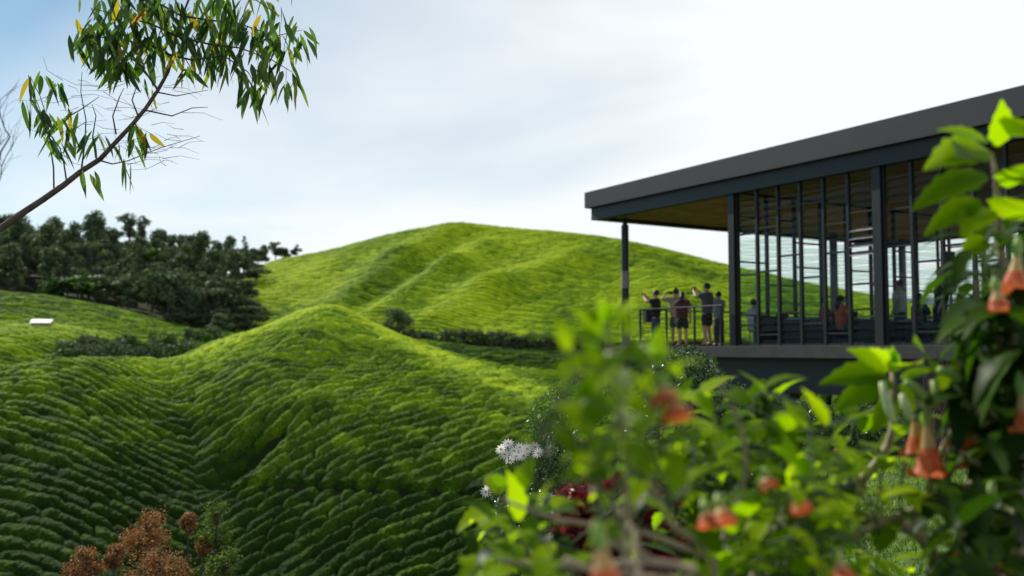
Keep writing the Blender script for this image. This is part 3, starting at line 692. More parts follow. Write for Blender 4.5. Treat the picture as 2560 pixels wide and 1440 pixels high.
def person(s, e, head, label, top, bottom, hgt=1.7, pose='photo', short=False, sit=False, hair=None, sleeve=.5, held='', group=None):
    """head: direction the person faces as an angle of world +Y axis clockwise (deg). local +y is the facing direction"""
    k = hgt / 1.72; z0 = 0.0
    def v(x, y, z): return (x * k, y * k, z * k)
    hipz = .92 if not sit else .50
    dz = 0 if not sit else -.42
    ch = [(None, v(0, 0, hipz), (.15 * k, .11 * k)), (0, v(0, .01, 1.12 + dz), (.135 * k, .10 * k)), (1, v(0, 0, 1.30 + dz), (.16 * k, .11 * k)), (2, v(0, -.01, 1.42 + dz), (.12 * k, .09 * k)),
          (3, v(0, 0, 1.50 + dz), .055 * k), (4, v(0, .02, 1.57 + dz), (.072 * k, .085 * k)), (5, v(0, .01, 1.64 + dz), (.078 * k, .098 * k)), (6, v(0, 0, 1.70 + dz), (.05 * k, .06 * k)),
          (6, v(0, .115, 1.615 + dz), .014 * k)]
    arms = {}
    for sd in (-1, 1):
        sh = len(ch); ch.append((2, v(sd * .19, 0, 1.40 + dz), .058 * k))
        if pose == 'photo': el, wr, hd = (sd * .34, .16, 1.36 + dz), (sd * .13, .34, 1.52 + dz), (sd * .08, .37, 1.58 + dz)
        elif pose == 'wide': el, wr, hd = (sd * .46, .06, 1.42 + dz), (sd * .22, .22, 1.58 + dz), (sd * .14, .24, 1.62 + dz)
        elif pose == 'table': el, wr, hd = (sd * .26, .10, 1.12 + dz), (sd * .16, .34, 1.13 + dz), (sd * .13, .42, 1.13 + dz)
        else: el, wr, hd = (sd * .25, -.03, 1.14 + dz), (sd * .24, .08, .90 + dz), (sd * .235, .11, .81 + dz)
        ch.append((sh, v(*el), .044 * k)); ch.append((sh + 1, v(*wr), .030 * k)); ch.append((sh + 2, v(*hd), (.036 * k, .022 * k)))
        arms[sd] = (sh, v(sd * .19, 0, 1.40 + dz), v(*el), v(*wr), v(*hd))
        d_ = Vector(v(*hd)) - Vector(v(*wr)); d_.normalize(); sdv = Vector((sd, 0, 0))
        for fi in range(4):
            off = d_.cross(Vector((0, 1, 0.3))).normalized() * (fi - 1.5) * .019 * k
            a_ = Vector(v(*hd)) + off; L = (.075, .085, .08, .06)[fi] * k
            i0 = len(ch); ch.append((sh + 3, tuple(a_ + d_ * .03 * k), .010 * k)); ch.append((i0, tuple(a_ + d_ * (.03 * k + L * .6)), .0085 * k)); ch.append((i0 + 1, tuple(a_ + d_ * (.02 * k + L) - sdv * .02), .0075 * k))
        i0 = len(ch); ch.append((sh + 3, tuple(Vector(v(*hd)) - sdv * .03 * k + d_ * .01), .011 * k)); ch.append((i0, tuple(Vector(v(*hd)) - sdv * .045 * k + d_ * .045 * k), .009 * k))
    legs = {}
    for sd in (-1, 1):
        h0 = len(ch)
        if sit: pts = [(sd * .10, .02, .48), (sd * .12, .42, .50), (sd * .12, .44, .09), (sd * .12, .58, .04)]
        else: pts = [(sd * .09, 0, .84), (sd * .11, .02, .48), (sd * .12, -.02, .09), (sd * .13, .13, .035)]
        for j, (p, r_) in enumerate(zip(pts, (.095, .058, .042, (.045, .03)))):
            ch.append((0 if j == 0 else h0 + j - 1, v(*p), tuple(q * k for q in r_) if hasattr(r_, '__len__') else r_ * k))
        legs[sd] = pts
    root = empty('person', BP(s, e, .078), -R(head)); tag(root, label, 'person', group)
    skin_obj('body', ch, m_skin, root)
    tc_ = [(None, v(0, 0, .79 + dz), (.20 * k, .155 * k)), (0, v(0, .01, 1.08 + dz), (.19 * k, .15 * k)), (1, v(0, 0, 1.30 + dz), (.215 * k, .155 * k)), (2, v(0, -.01, 1.47 + dz), (.13 * k, .11 * k))]
    for sd in (-1, 1):
        sh, a0, a1, a2, _ = arms[sd]; i0 = len(tc_)
        tc_.append((2, a0, .085 * k)); q = Vector(a0).lerp(Vector(a1), min(1, sleeve * 1.6)); tc_.append((i0, tuple(q), .075 * k))
        if sleeve > .7: tc_.append((i0 + 1, tuple(Vector(a1).lerp(Vector(a2), .85)), .042 * k))
    skin_obj('shirt', tc_, top, root)
    bc = [(None, v(0, 0, hipz + .10), (.19 * k, .15 * k)), (0, v(0, 0, hipz - .06), (.19 * k, .15 * k))]
    for sd in (-1, 1):
        pts = legs[sd]; i0 = len(bc); bc.append((1, v(*pts[0]), .125 * k)); 
        if short: bc.append((i0, tuple(Vector(v(*pts[0])).lerp(Vector(v(*pts[1])), .85)), .105 * k))
        else: bc.append((i0, v(*pts[1]), .09 * k)); bc.append((i0 + 1, v(*pts[2]), .075 * k))
    skin_obj('shorts' if short else 'trousers', bc, bottom, root)
    hc = [(None, v(0, -.025, 1.665 + dz), (.092 * k, .098 * k)), (0, v(0, -.02, 1.715 + dz), (.075 * k, .085 * k)), (0, v(0, -.055, 1.60 + dz), (.08 * k, .065 * k))]
    if hair == 'long': hc.append((2, v(0, -.085, 1.48 + dz), (.08 * k, .05 * k))); hc.append((3, v(0, -.10, 1.36 + dz), (.06 * k, .035 * k)))
    hb_ = MB(); rings = 9; sgm = 14; vs = []; fs = []
    for a_i in range(rings + 1):
        th = a_i / rings * 2.15
        for b_i in range(sgm):
            w_ = 2 * math.pi * b_i / sgm; frn = max(0, math.sin(w_)); t2 = min(th, 2.15 - 1.0 * frn)
            vs.append(v(.083 * math.sin(t2) * math.cos(w_), -.012 + .104 * math.sin(t2) * math.sin(w_), 1.645 + dz + .108 * math.cos(t2)))
    for a_i in range(rings):
        for b_i in range(sgm): b2 = (b_i + 1) % sgm; fs.append((a_i * sgm + b_i, (a_i + 1) * sgm + b_i, (a_i + 1) * sgm + b2, a_i * sgm + b2))
    hb_.add(vs, fs)
    if hair == 'long': hb_.tube([v(0, -.06, 1.64 + dz), v(0, -.10, 1.55 + dz), v(0, -.12, 1.42 + dz), v(0, -.12, 1.34 + dz)], [.07 * k, .075 * k, .055 * k, .02 * k], 10)
    hb_.build('hair', m_hair, root, smooth=True)
    for sd in (-1, 1):
        a = MB(); p = legs[sd]; ax = Vector(v(*p[3])); a.box(ax + Vector((0, -.05 * k, -.01)), (.085 * k, .25 * k, .05 * k)); a.build('shoe', m_dark, root)
    for sd in (-1, 1):
        a = MB(); a.lathe([(-.008, .001), (0, .009), (.008, .001)], v(sd * .032, .10, 1.64 + dz), (0, 1, 0), 6); a.build('eye', m_dark, root)
    if pose in ('photo', 'wide'):
        cam_ = empty('camera', BP(s, e, .078), -R(head)); tag(cam_, 'small black camera held up to the face by ' + held, 'camera')
        y_ = .40 if pose == 'photo' else .27; a = MB(); a.box(v(0, y_, 1.615), (.13, .035, .08)); a.build('camera_body', m_dark, cam_)
        a = MB(); a.lathe([(0, .03), (.05, .032), (.05, .001)], v(0, y_ + .017, 1.615), (0, 1, 0), 12); a.build('lens', m_dark, cam_)
    return root
def dirf(s, e): return BP(s, e, 0)
f_black = fabric('black_cloth', (.02, .02, .023)); f_beige = fabric('beige_cloth', (.38, .35, .25)); f_grey = fabric('grey_cloth', (.09, .09, .10)); f_maroon = fabric('maroon_cloth', (.10, .03, .03))
f_blue = fabric('denim_cloth', (.06, .09, .13)); f_check = fabric('pale_blue_cloth', (.32, .38, .42)); f_orange = fabric('orange_cloth', (.65, .13, .02)); f_white = fabric('white_cloth', (.5, .5, .5))
def at_px(px, e):
    """facade coordinate of the point seen at picture column px on the line e metres inside"""
    u = (px - 1280) / F; o_ = P0 + E * e
    return (u * o_.y - o_.x) / (D.x - u * D.y)
def ppl(px, e, *a, **k): return person(at_px(px, e), e, *a, **k)
ppl(1640, .6, -60, 'person in a black top holding a camera, leftmost of the people at the railing', f_black, f_blue, 1.72, 'photo', held='the leftmost person at the railing')
ppl(1690, 1.0, -25, 'person in a pale beige T-shirt holding up a camera with both elbows out', f_beige, f_grey, 1.76, 'wide', short=True, held='the person in the beige shirt')
ppl(1706, .25, 20, 'long haired person in a dark brown top standing before the beige shirt', f_maroon, f_black, 1.58, 'down', short=True, hair='long')
ppl(1768, .55, -50, 'tall person in a dark grey T-shirt and black shorts holding up a camera', f_grey, f_black, 1.80, 'photo', short=True, held='the tall person in dark grey')
ppl(1797, 1.6, -30, 'person in a pale blue top holding up a camera beside the thick dark column', f_check, f_grey, 1.62, 'photo', sleeve=.8, held='the person in the pale blue top')
bg = tag(empty('shoulder_bag', BP(at_px(1625, .55), .5, .078)), 'dark grey shoulder bag hanging at the side of the first person at the railing', 'bag')
a = MB(); a.box((0, 0, .95), (.16, .34, .42), ANG); a.build('pouch', m_chair, bg); a = MB(); a.tube([(0, -.05, 1.15), (.1, .05, 1.42), (.02, .12, 1.15)], .012, 5); a.build('strap', m_chair, bg)
# seated and standing people inside
ppl(1885, 1.0, 60, 'seated person in a pale grey shirt behind the first window right of the thick column', f_white, f_grey, 1.7, 'table', sit=True)
ppl(2062, 1.7, 90, 'seated person in a dull red shirt at a table behind the glass', fabric('red_cloth', (.35, .06, .02)), f_blue, 1.68, 'table', sit=True)
ppl(2104, 1.5, 80, 'seated person in a bright orange shirt behind the glass', f_orange, f_blue, 1.7, 'table', sit=True, hair='long')
ppl(2250, 2.6, -40, 'person in a white shirt with dark hair seen from behind inside the cafe', f_white, f_black, 1.66, 'down')
ppl(2355, 1.8, -80, 'tall person in black standing in profile behind the right windows', f_black, f_black, 1.84, 'down')
ppl(2300, 2.4, 70, 'person in a dark top seated by the right windows', f_black, f_blue, 1.7, 'table', sit=True, hair='long')
# ------------------------------------------------------------------ leaves for the near plants
def leaf(mb, base, dir_, nrm, L, wd, droop=.4, seg=7, fold=.25, tooth=0.0, mi=0, shape='ovate', curl=0.0):
    """a thin curved leaf blade built as a strip with a midrib"""
    d = Vector(dir_).normalized(); n = Vector(nrm); n = (n - d * n.dot(d))
    if n.length < 1e-4: n = d.orthogonal()
    n.normalize(); sde = d.cross(n); p = Vector(base); vs = []; fs = []
    step = L / seg; dd = d.copy()
    for i in range(seg + 1):
        t = i / seg
        if shape == 'ovate': w = math.sin(math.pi * min(1, t ** .75)) ** .9 * (1 - .35 * t)
        else: w = math.sin(math.pi * min(1, t ** .8)) ** .7 * (1 - .25 * t)
        w = w * wd / 2 * (1.12 if shape == 'ovate' else 1)
        if tooth and 0 < i < seg: w *= 1 + (tooth if i % 2 else -tooth)
        if i in (0, seg): w = .0005 if i else .002
        nn = dd.cross(sde) * -1
        nn = sde.cross(dd)
        vs += [p - sde * w - n * (-fold * w), p.copy(), p + sde * w - n * (-fold * w)]
        dd = (dd + Vector((0, 0, -1)) * droop / seg + sde * curl / seg).normalized()
        n = (n - dd * n.dot(dd)).normalized(); p = p + dd * step
    for i in range(seg):
        a_ = i * 3; fs += [(a_, a_ + 1, a_ + 4, a_ + 3), (a_ + 1, a_ + 2, a_ + 5, a_ + 4)]
    mb.add(vs, fs, mi)

# ------------------------------------------------------------------ gum tree branch at the upper left
m_gum = leaf_mat('gum_leaf_material', [(0.0, (0.025, 0.055, 0.02)), (0.5, (0.055, 0.11, 0.025)), (0.92, (0.14, 0.22, 0.03)), (0.985, (0.40, 0.25, 0.03)), (1.0, (0.55, 0.22, 0.06))], 0.5, 0.35, (1.7, 2.0, .7))
m_gumbark = solid('gum_bark_material', (0.12, 0.085, 0.07), 0.8, noise=0.35, scale=14, bump=.4)
m_twig = solid('twig_material', (0.07, 0.05, 0.05), 0.8)
gum = empty('gum_tree', W(-900, 2300, 6.4)); 
gb = W(-700, 1100, 6.4); gum.location = (gb.x, gb.y, H(gb.x, gb.y)); tag(gum, 'slender tree leaning in from the left with long drooping leaves and one long curved limb', 'tree')
go = Vector(gum.location)
def G(px, py, Y=6.2): return W(px, py, Y) - go
tr_ = MB(); tr_.tube([(0, 0, -.4), (0.05, 0, 1.8), G(-560, 980, 6.4), G(-430, 800, 6.3)], [.11, .09, .075, .06], 10)
tr_.tube([G(-430, 800, 6.3), G(-520, 400, 6.6), G(-560, -100, 6.8)], [.055, .045, .03], 8); tr_.build('trunk', m_gumbark, gum, smooth=True)
lm_ = MB()
limb = [(-430, 800), (-200, 680), (0, 572), (60, 530), (110, 497), (160, 462), (200, 430), (250, 398), (285, 360), (330, 312), (365, 270), (395, 225), (420, 180), (432, 140), (440, 90), (455, 40), (480, -20), (520, -90)]
rr = np.interp(np.arange(len(limb)), [0, 2, 8, 13, 17], [.036, .023, .015, .010, .005])
lm_.tube([G(x, y) for x, y in limb], list(rr), 9); lm_.build('limb', m_gumbark, gum, smooth=True)
tw = MB(); lf = MB()
def twig(pts, r0=.006, r1=.002): 
    P_ = [G(*p) for p in pts]; tw.tube(P_, list(np.linspace(r0, r1, len(P_))), 5); return P_
def gleaf(p, L=None, spread=1.0):
    a_ = random.uniform(0, 6.28); d = Vector((math.cos(a_) * .55 * spread, math.sin(a_) * .4 * spread, -1 + random.uniform(-.1, .45)))
    leaf(lf, p, d, Vector((random.uniform(-1, 1), random.uniform(-1, 1), random.uniform(-.2, .6))), L or random.uniform(.12, .22), random.uniform(.028, .046), droop=random.uniform(.2, .8), seg=6, fold=.15, shape='lance', curl=random.uniform(-.5, .5))
def gcluster(px, py, n, Y=6.2, sx=22, sy=16):
    for _ in range(n):
        p = G(px + random.gauss(0, sx), py + random.gauss(0, sy), Y + random.uniform(-.15, .15)); gleaf(p)
# the dense mass of leaves at the top
tops = [((440, 90), (380, 60), (300, 40), (230, 20)), ((432, 140), (370, 110), (300, 100), (230, 90), (200, 70)), ((455, 40), (520, 50), (600, 60), (690, 90), (755, 75)),
        ((440, 90), (520, 110), (600, 120), (680, 150), (730, 180)), ((455, 40), (430, -20), (350, -30), (250, -40)), ((480, -20), (560, -10), (640, 0), (700, 40)),
        ((432, 140), (480, 150), (560, 140), (620, 180), (640, 215)), ((395, 225), (350, 160), (300, 130), (270, 120)), ((455, 40), (400, 10), (330, -5), (270, -10)), ((480, -20), (540, -60), (620, -70), (700, -60))]
for t_ in tops:
    Y_ = 6.2 + random.uniform(-.45, .45); P_ = twig([(x, y, 6.2 + (Y_ - 6.2) * i / (len(t_) - 1)) for i, (x, y) in enumerate(t_)], .008, .002)
    for i in range(len(P_) - 1):
        dens = 9 if i else 4
        for q in range(dens):
            b_ = P_[i].lerp(P_[i + 1], random.random()) + Vector((random.gauss(0, .05), random.gauss(0, .08), random.gauss(0, .05)))
            gleaf(b_)
for (x, y, n, sx, sy) in [(215, 90, 12, 14, 18), (250, 60, 30, 30, 28), (260, 120, 30, 28, 22), (300, 140, 26, 24, 18), (330, 60, 30, 40, 30), (420, 70, 34, 50, 30), (480, 60, 26, 45, 30), (350, 110, 16, 30, 15),
                          (520, 100, 26, 30, 20), (560, 110, 22, 22, 14), (590, 40, 24, 40, 26), (640, 60, 18, 30, 20), (655, 120, 14, 16, 16), (690, 70, 16, 22, 16), (715, 110, 10, 12, 14), (748, 75, 9, 10, 10), (765, 110, 7, 8, 10),
                          (625, 215, 10, 12, 10), (650, 180, 10, 16, 14), (715, 215, 12, 12, 10), (730, 190, 8, 12, 8), (400, 20, 40, 80, 20), (560, 10, 30, 60, 18), (290, 10, 26, 50, 18), (470, 150, 12, 20, 16), (380, 130, 10, 16, 10),
                          (275, 150, 12, 12, 10), (345, 155, 6, 10, 6), (460, 175, 6, 8, 6)]:
    gcluster(x, y, max(2, int(n * .62)), 6.2, sx, sy)
# thin twigs rising from the limb and their small leaf tufts
for t_, tufts in [(((135, 480), (134, 420), (125, 360), (120, 300), (100, 240), (75, 190)), [(70, 190, 4), (105, 185, 5), (150, 205, 6), (75, 250, 6)]),
                  (((167, 456), (160, 410), (150, 370), (120, 330), (75, 250)), [(90, 275, 4), (120, 290, 6), (140, 300, 4), (128, 345, 4), (155, 350, 4)]),
                  (((203, 428), (212, 360), (215, 300), (202, 230), (205, 180)), [(175, 275, 3), (170, 320, 5), (225, 330, 7), (250, 335, 4)]),
                  (((290, 335), (282, 290), (300, 240), (310, 220)), []), (((325, 315), (322, 350), (320, 390)), [(322, 315, 4), (320, 355, 3)]),
                  (((335, 305), (350, 330), (365, 345)), [(345, 315, 4), (365, 335, 4)]), (((245, 400), (280, 410), (320, 402), (400, 370), (500, 340)), [(312, 405, 4), (300, 360, 3)]),
                  (((205, 428), (215, 428)), [(208, 428, 2), (224, 428, 2)]), (((240, 395), (232, 340), (240, 290), (230, 260)), []), (((155, 300), (200, 275), (248, 242)), []),
                  (((390, 230), (440, 240), (520, 225)), []), (((360, 275), (430, 290), (480, 270), (520, 268)), []), (((345, 290), (330, 250), (340, 220), (330, 190)), [])]:
    twig([(x, y, 6.2 + random.uniform(-.08, .08)) for x, y in t_], .006, .0018)
    for x, y, n in tufts: gcluster(x, y, n, 6.2, 9, 6)
for _ in range(70):      # fine bare twiglets
    x = random.uniform(130, 460); y = random.uniform(190, 420)
    if abs((y - 500) + (x - 100) * .95) > 260: continue
    a_ = random.uniform(-.9, .9) + (math.pi if random.random() < .5 else 0); L = random.uniform(40, 120)
    twig([(x, y, 6.25), (x + L * .5 * math.cos(a_), y + L * .5 * math.sin(a_) * .6, 6.2), (x + L * math.cos(a_ + .3), y + L * math.sin(a_ + .3) * .6, 6.2)], .002, .0007)
tw.build('twigs', m_twig, gum); lf.build('leaves', m_gum, gum, smooth=True)
# a bare sapling farther left
bs = empty('bare_sapling'); bp = W(-60, 900, 4.0); bs.location = (bp.x, bp.y, H(bp.x, bp.y)); tag(bs, 'leafless thin twiggy sapling at the left edge, left of the long curved limb', 'sapling')
bo = Vector(bs.location); mb = MB()
def sap(p, d, L, r_, depth):
    pts = [p]
    for i in range(4): d = (d + Vector((random.gauss(0, .18), random.gauss(0, .18), random.gauss(.04, .1)))).normalized(); pts.append(pts[-1] + d * L / 4)
    mb.tube(pts, list(np.linspace(r_, r_ * .5, 5)), 5)
    if depth:
        for q in pts[1:]:
            if random.random() < .85: sap(q, (d + Vector((random.uniform(-1, 1), random.uniform(-.7, .7), random.uniform(-.2, .7)))).normalized(), L * .6, r_ * .5, depth - 1)
mb.tube([(0, 0, -.2), W(-60, 700, 4.0) - bo, W(-20, 510, 4.0) - bo], [.02, .012, .008], 6)
sap(W(-20, 510, 4.0) - bo, Vector((.25, 0, 1)).normalized(), .3, .006, 3); sap(W(-40, 600, 4.0) - bo, Vector((-.1, 0, 1)).normalized(), .3, .006, 2)
mb.build('branches', m_twig, bs)

# ------------------------------------------------------------------ reddish and green young trees at the bottom left
m_rust = leaf_mat('dry_leaf_material', [(0.0, (0.13, 0.06, 0.02)), (0.6, (0.33, 0.15, 0.05)), (1.0, (0.58, 0.38, 0.20))], 0.3, 0.7, (1.2, 1.1, .9), spec=.2)
m_ygreen = leaf_mat('young_leaf_material', [(0.0, (0.03, 0.06, 0.01)), (0.6, (0.07, 0.12, 0.015)), (1.0, (0.17, 0.22, 0.02))], 0.35, 0.6)
def young(px, py, Y, w, h, label, mat, seed, n=1700, size=.016):
    p = W(px, py, Y); z0 = H(p.x, Y); root = empty('young_tree', (p.x, Y, z0)); tag(root, label, 'young tree')
    zc = p.z - z0; g2 = np.random.default_rng(seed); cl = []
    for _ in range(20):
        a = g2.uniform(0, 6.28); q = g2.uniform(0, 1) ** .6 * .5; z = g2.uniform(-.5, .4)
        q *= max(.25, 1 - abs(z + .1) * 1.1)
        cl.append((math.cos(a) * q * w, math.sin(a) * q * w, zc + z * h, w * g2.uniform(.11, .2)))
    P_ = [];
    V, Q = crown_np(cl, n * .9, size * 1.1, seed, 1.1, .1, 1.5)
    np_mesh('crown', V, Q, mat, root)
    mb = MB(); mb.tube([(0, 0, -.3), (0.03, 0, zc * .5), (0, 0, zc + h * .3)], [.05, .035, .01], 7)
    for c in cl[:9]: mb.tube([(0, 0, max(.3, c[2] - h * .35)), (c[0] * .6, c[1] * .6, c[2] - h * .12), c[:3]], [.016, .011, .004], 5)
    mb.build('trunk', m_twig, root)
YY = [(365, 1325, 14, .78, .62, 'young tree with the largest rusty brown dry crown at the bottom left', m_rust, 1700),
      (400, 1425, 13, .95, .35, 'low rusty brown young tree just below the largest brown crown', m_rust, 1500),
      (470, 1305, 15, .30, .25, 'small rusty crown touching the yellow green young tree', m_rust, 1500),
      (505, 1365, 14.5, .28, .22, 'tiny rusty brown tuft below the yellow green young tree', m_rust, 1500),
      (215, 1410, 11, .42, .30, 'dull brown young tree nearest the bottom left corner', m_rust, 1300),
      (285, 1390, 12.5, .28, .26, 'small brown tuft between the corner tree and the largest brown crown', m_rust, 1500),
      (540, 1310, 14.5, .62, .62, 'yellow green young tree right of the brown ones', m_ygreen, 1200),
      (560, 1420, 13, .6, .4, 'leafy green sapling at the bottom edge below the yellow green tree', m_ygreen, 1200),
      ]
for i, (px, py, Y, w, h, lb, mt, n) in enumerate(YY): young(px, py, Y, w, h, lb, mt, 300 + i, n)

# ------------------------------------------------------------------ garden shrubs on the lawn's edge
m_glossy = leaf_mat('glossy_leaf_material', [(0.0, (0.015, 0.035, 0.008)), (0.6, (0.03, 0.065, 0.012)), (1.0, (0.07, 0.13, 0.02))], 0.25, 0.22, spec=.7)
m_fresh = leaf_mat('fresh_leaf_material', [(0.0, (0.03, 0.07, 0.01)), (0.6, (0.07, 0.14, 0.015)), (1.0, (0.15, 0.25, 0.02))], 0.4, 0.35)
m_red = leaf_mat('crimson_leaf_material', [(0.0, (0.05, 0.01, 0.012)), (0.6, (0.22, 0.015, 0.03)), (1.0, (0.50, 0.03, 0.05))], 0.4, 0.4, (1.6, .9, .9))
def garden(name, label, cat, outline, Y, thick, mat, n, size, seed, base=None):
    """outline: picture polygon of the visible mass, Y: its depth; the bush is a rounded volume round that plane"""
    g2 = np.random.default_rng(seed); xs = [p[0] for p in outline]; ys = [p[1] for p in outline]
    cx = sum(xs) / len(xs); cw = W(cx, HOR, Y); z0 = H(cw.x, Y) if base is None else base
    root = empty(name, (cw.x, Y, z0)); tag(root, label, cat); o_ = Vector(root.location)
    pts = []; stems = MB(); tries = 0
    while len(pts) < n and tries < n * 20:
        tries += 1; x = g2.uniform(min(xs), max(xs)); y = g2.uniform(min(ys), max(ys))
        if poly_mask(np.array([x]), np.array([y]), outline)[0]:
            q = W(x, y, Y + g2.uniform(-.5, .5) * thick)
            if fbm(np.array([q.x * 2.3 + seed]), np.array([q.z * 2.3 + q.y]), seed, 2)[0] > .30: pts.append(q - o_)
    P_ = np.array([tuple(p) for p in pts]); P_ += g2.normal(size=P_.shape) * .02
    Nn = g2.normal(size=P_.shape) * .8 + np.array([0, -.3, .8]); Nn /= np.linalg.norm(Nn, axis=1)[:, None]
    t = np.cross(Nn, g2.normal(size=Nn.shape)); t /= np.linalg.norm(t, axis=1)[:, None]; bt = np.cross(Nn, t)
    s = size * g2.uniform(.6, 1.3, len(P_))[:, None]
    V = np.stack([P_ - t * s, P_ - bt * s * .42, P_ + t * s, P_ + bt * s * .42], 1).reshape(-1, 3)
    np_mesh('foliage', V, np.arange(len(V)).reshape(-1, 4), mat, root)
    for i in range(14):
        q = Vector(P_[int(g2.integers(len(P_)))]); stems.tube([(q.x * .3, q.y * .3, -.1), (q.x * .6, q.y * .6, q.z * .5), q], [.018, .012, .004], 5)
    stems.build('stem', m_bark, root); return root, P_
garden('glossy_shrub', 'dark glossy small leaved shrub in front of the terrace end', 'shrub', [(1640, 900), (1700, 868), (1770, 890), (1800, 930), (1860, 960), (1900, 1010), (1930, 1200), (1850, 1250), (1600, 1250), (1560, 1050)], 10.0, 1.6, m_glossy, 15000, .030, 1)
garden('glossy_shrub', 'dark shrub at the left end of the garden, next to the near tea hill', 'shrub', [(1420, 960), (1500, 930), (1560, 960), (1600, 1050), (1640, 1250), (1400, 1330), (1260, 1320), (1230, 1240), (1300, 1170), (1390, 1060)], 9.0, 1.4, m_glossy, 15000, .028, 2)
garden('glossy_shrub', 'dark glossy shrub under the pale concrete edge of the cafe, right of centre', 'shrub', [(1900, 1020), (1980, 1000), (2080, 1020), (2180, 1015), (2260, 1040), (2300, 1130), (2200, 1160), (2050, 1150), (1920, 1140)], 12.0, 1.4, m_glossy, 9000, .034, 3)
garden('feathery_shrub', 'pale green feathery shrub between the tea hill and the dark shrubs', 'shrub', [(1330, 1010), (1400, 960), (1440, 940), (1470, 1040), (1440, 1150), (1330, 1200), (1300, 1120)], 11.0, 1.0, m_fresh, 7000, .022, 4)
garden('red_leaved_shrub', 'low crimson leaved shrub under the flowering shrub', 'shrub', [(1400, 1230), (1520, 1200), (1650, 1215), (1730, 1300), (1700, 1400), (1560, 1450), (1390, 1420)], 3.9, .5, m_red, 9000, .022, 5)
garden('red_leaved_shrub', 'crimson leaved border plant at the bottom edge below the pale branches', 'shrub', [(1230, 1420), (1330, 1395), (1500, 1400), (1560, 1440), (1540, 1500), (1230, 1500)], 4.6, .5, m_red, 1800, .018, 6)
garden('low_green_border', 'bright green leafy border plant along the bottom edge', 'border plant', [(1720, 1390), (1780, 1330), (1900, 1360), (2060, 1380), (2100, 1500), (1700, 1500)], 4.4, .8, m_fresh, 5200, .026, 7)
# purple dry shrub beside the slab
m_dry = solid('dry_twig_material', (.08, .035, .04), .8)
ds = empty('dry_shrub'); q_ = W(2360, 1150, 9); ds.location = (q_.x, 9, H(q_.x, 9)); tag(ds, 'dark purplish twiggy dry shrub below the cafe floor edge', 'shrub'); dso = Vector(ds.location); mb = MB()
for i in range(160):
    a_ = W(random.gauss(2370, 25), 1130, 9 + random.uniform(-.3, .3)) - dso; b_ = W(random.gauss(2370, 45), random.uniform(890, 1050), 9 + random.uniform(-.3, .3)) - dso
    mb.tube([a_, a_.lerp(b_, .5) + Vector((random.gauss(0, .04), 0, 0)), b_, b_ + Vector((random.gauss(0, .08), 0, random.gauss(.03, .04)))], [.005, .004, .002, .001], 4)
mb.tube([(0, 0, -.1), W(2370, 1140, 9) - dso], [.04, .03], 6); mb.build('twigs', m_dry, ds)

# white daisies
m_petal = solid('white_petal_material', (.8, .8, .76), .5, noise=.05); m_yel = solid('yellow_disc_material', (.8, .35, .02), .6)
def daisy_plant(cx, cy, Y, heads, label, petal=m_petal, sc_=.03):
    root = empty('flower_plant'); b_ = W(cx, cy, Y); root.location = (b_.x, Y, H(b_.x, Y)); tag(root, label, 'flower'); o_ = Vector(root.location); st = MB()
    for (x, y) in heads:
        p = W(x, y, Y + random.uniform(-.15, .15)) - o_; fm = MB(); nrm = Vector((random.uniform(-.6, .6), -.8, random.uniform(.2, 1))).normalized()
        a_ = nrm.orthogonal().normalized(); c_ = nrm.cross(a_)
        for k_ in range(11):
            w_ = k_ * 2 * math.pi / 11; d = a_ * math.cos(w_) + c_ * math.sin(w_); leaf(fm, p + d * sc_ * .15, d, nrm, sc_ * 1.1, sc_ * .38, .15, 4, .1, 0, 0, 'lance')
        f_ = fm.build('flower_head', [petal], root); dm = MB(); dm.lathe([(0, sc_ * .26), (sc_ * .12, sc_ * .2), (sc_ * .18, .0005)], p, nrm, 8); dm.build('disc', m_yel, f_)
        st.tube([(random.gauss(0, .05), random.gauss(0, .05), 0), Vector((p.x * .7, p.y * .7, p.z * .6)), p], [.005, .004, .003], 5)
    st.build('stem', m_fresh, root)
daisy_plant(1300, 1200, 5.4, [(1252, 1122), (1270, 1108), (1345, 1132), (1308, 1138), (1262, 1135), (1285, 1128), (1300, 1118), (1318, 1122), (1338, 1118), (1275, 1150), (1290, 1140)], 'cluster of white daisy flowers highest at the left edge of the garden')
daisy_plant(1385, 1300, 5.0, [(1375, 1245), (1390, 1262), (1405, 1270), (1385, 1275), (1362, 1255)], 'white daisy flowers lower down beside the crimson shrub')
daisy_plant(1225, 1280, 5.6, [(1222, 1215), (1235, 1205), (1215, 1230), (1240, 1300), (1250, 1320)], 'small white daisies at the far left edge of the garden')
m_or = solid('orange_petal_material', (.85, .32, .02), .5, noise=.1)
daisy_plant(1662, 1300, 4.5, [(1660, 1212), (1453, 1100), (2092, 1125), (1950, 1290)], 'small orange yellow flowers on thin stems among the leaves', m_or, .013)

# ------------------------------------------------------------------ angel's trumpet shrubs
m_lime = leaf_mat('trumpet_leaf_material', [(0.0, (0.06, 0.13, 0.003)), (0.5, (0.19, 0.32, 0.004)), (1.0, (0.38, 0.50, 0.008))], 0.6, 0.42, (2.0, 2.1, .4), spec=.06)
m_deep = leaf_mat('shaded_leaf_material', [(0.0, (0.012, 0.032, 0.004)), (0.5, (0.025, 0.06, 0.006)), (1.0, (0.06, 0.12, 0.008))], 0.4, 0.42, (1.5, 1.8, .5), spec=.1)  # darker twin of the trumpet leaf; shade is put into its colour
m_branch = solid('pale_branch_material', (.34, .27, .19), .8, noise=.35, scale=25, bump=.5)
m_greenstem = solid('green_stem_material', (.05, .08, .015), .6, noise=.3, scale=20)
m_bud = solid('pale_bud_material', (.55, .62, .30), .5, noise=.12, scale=12); m_calyx = solid('calyx_material', (.22, .34, .05), .5, noise=.2, scale=12)
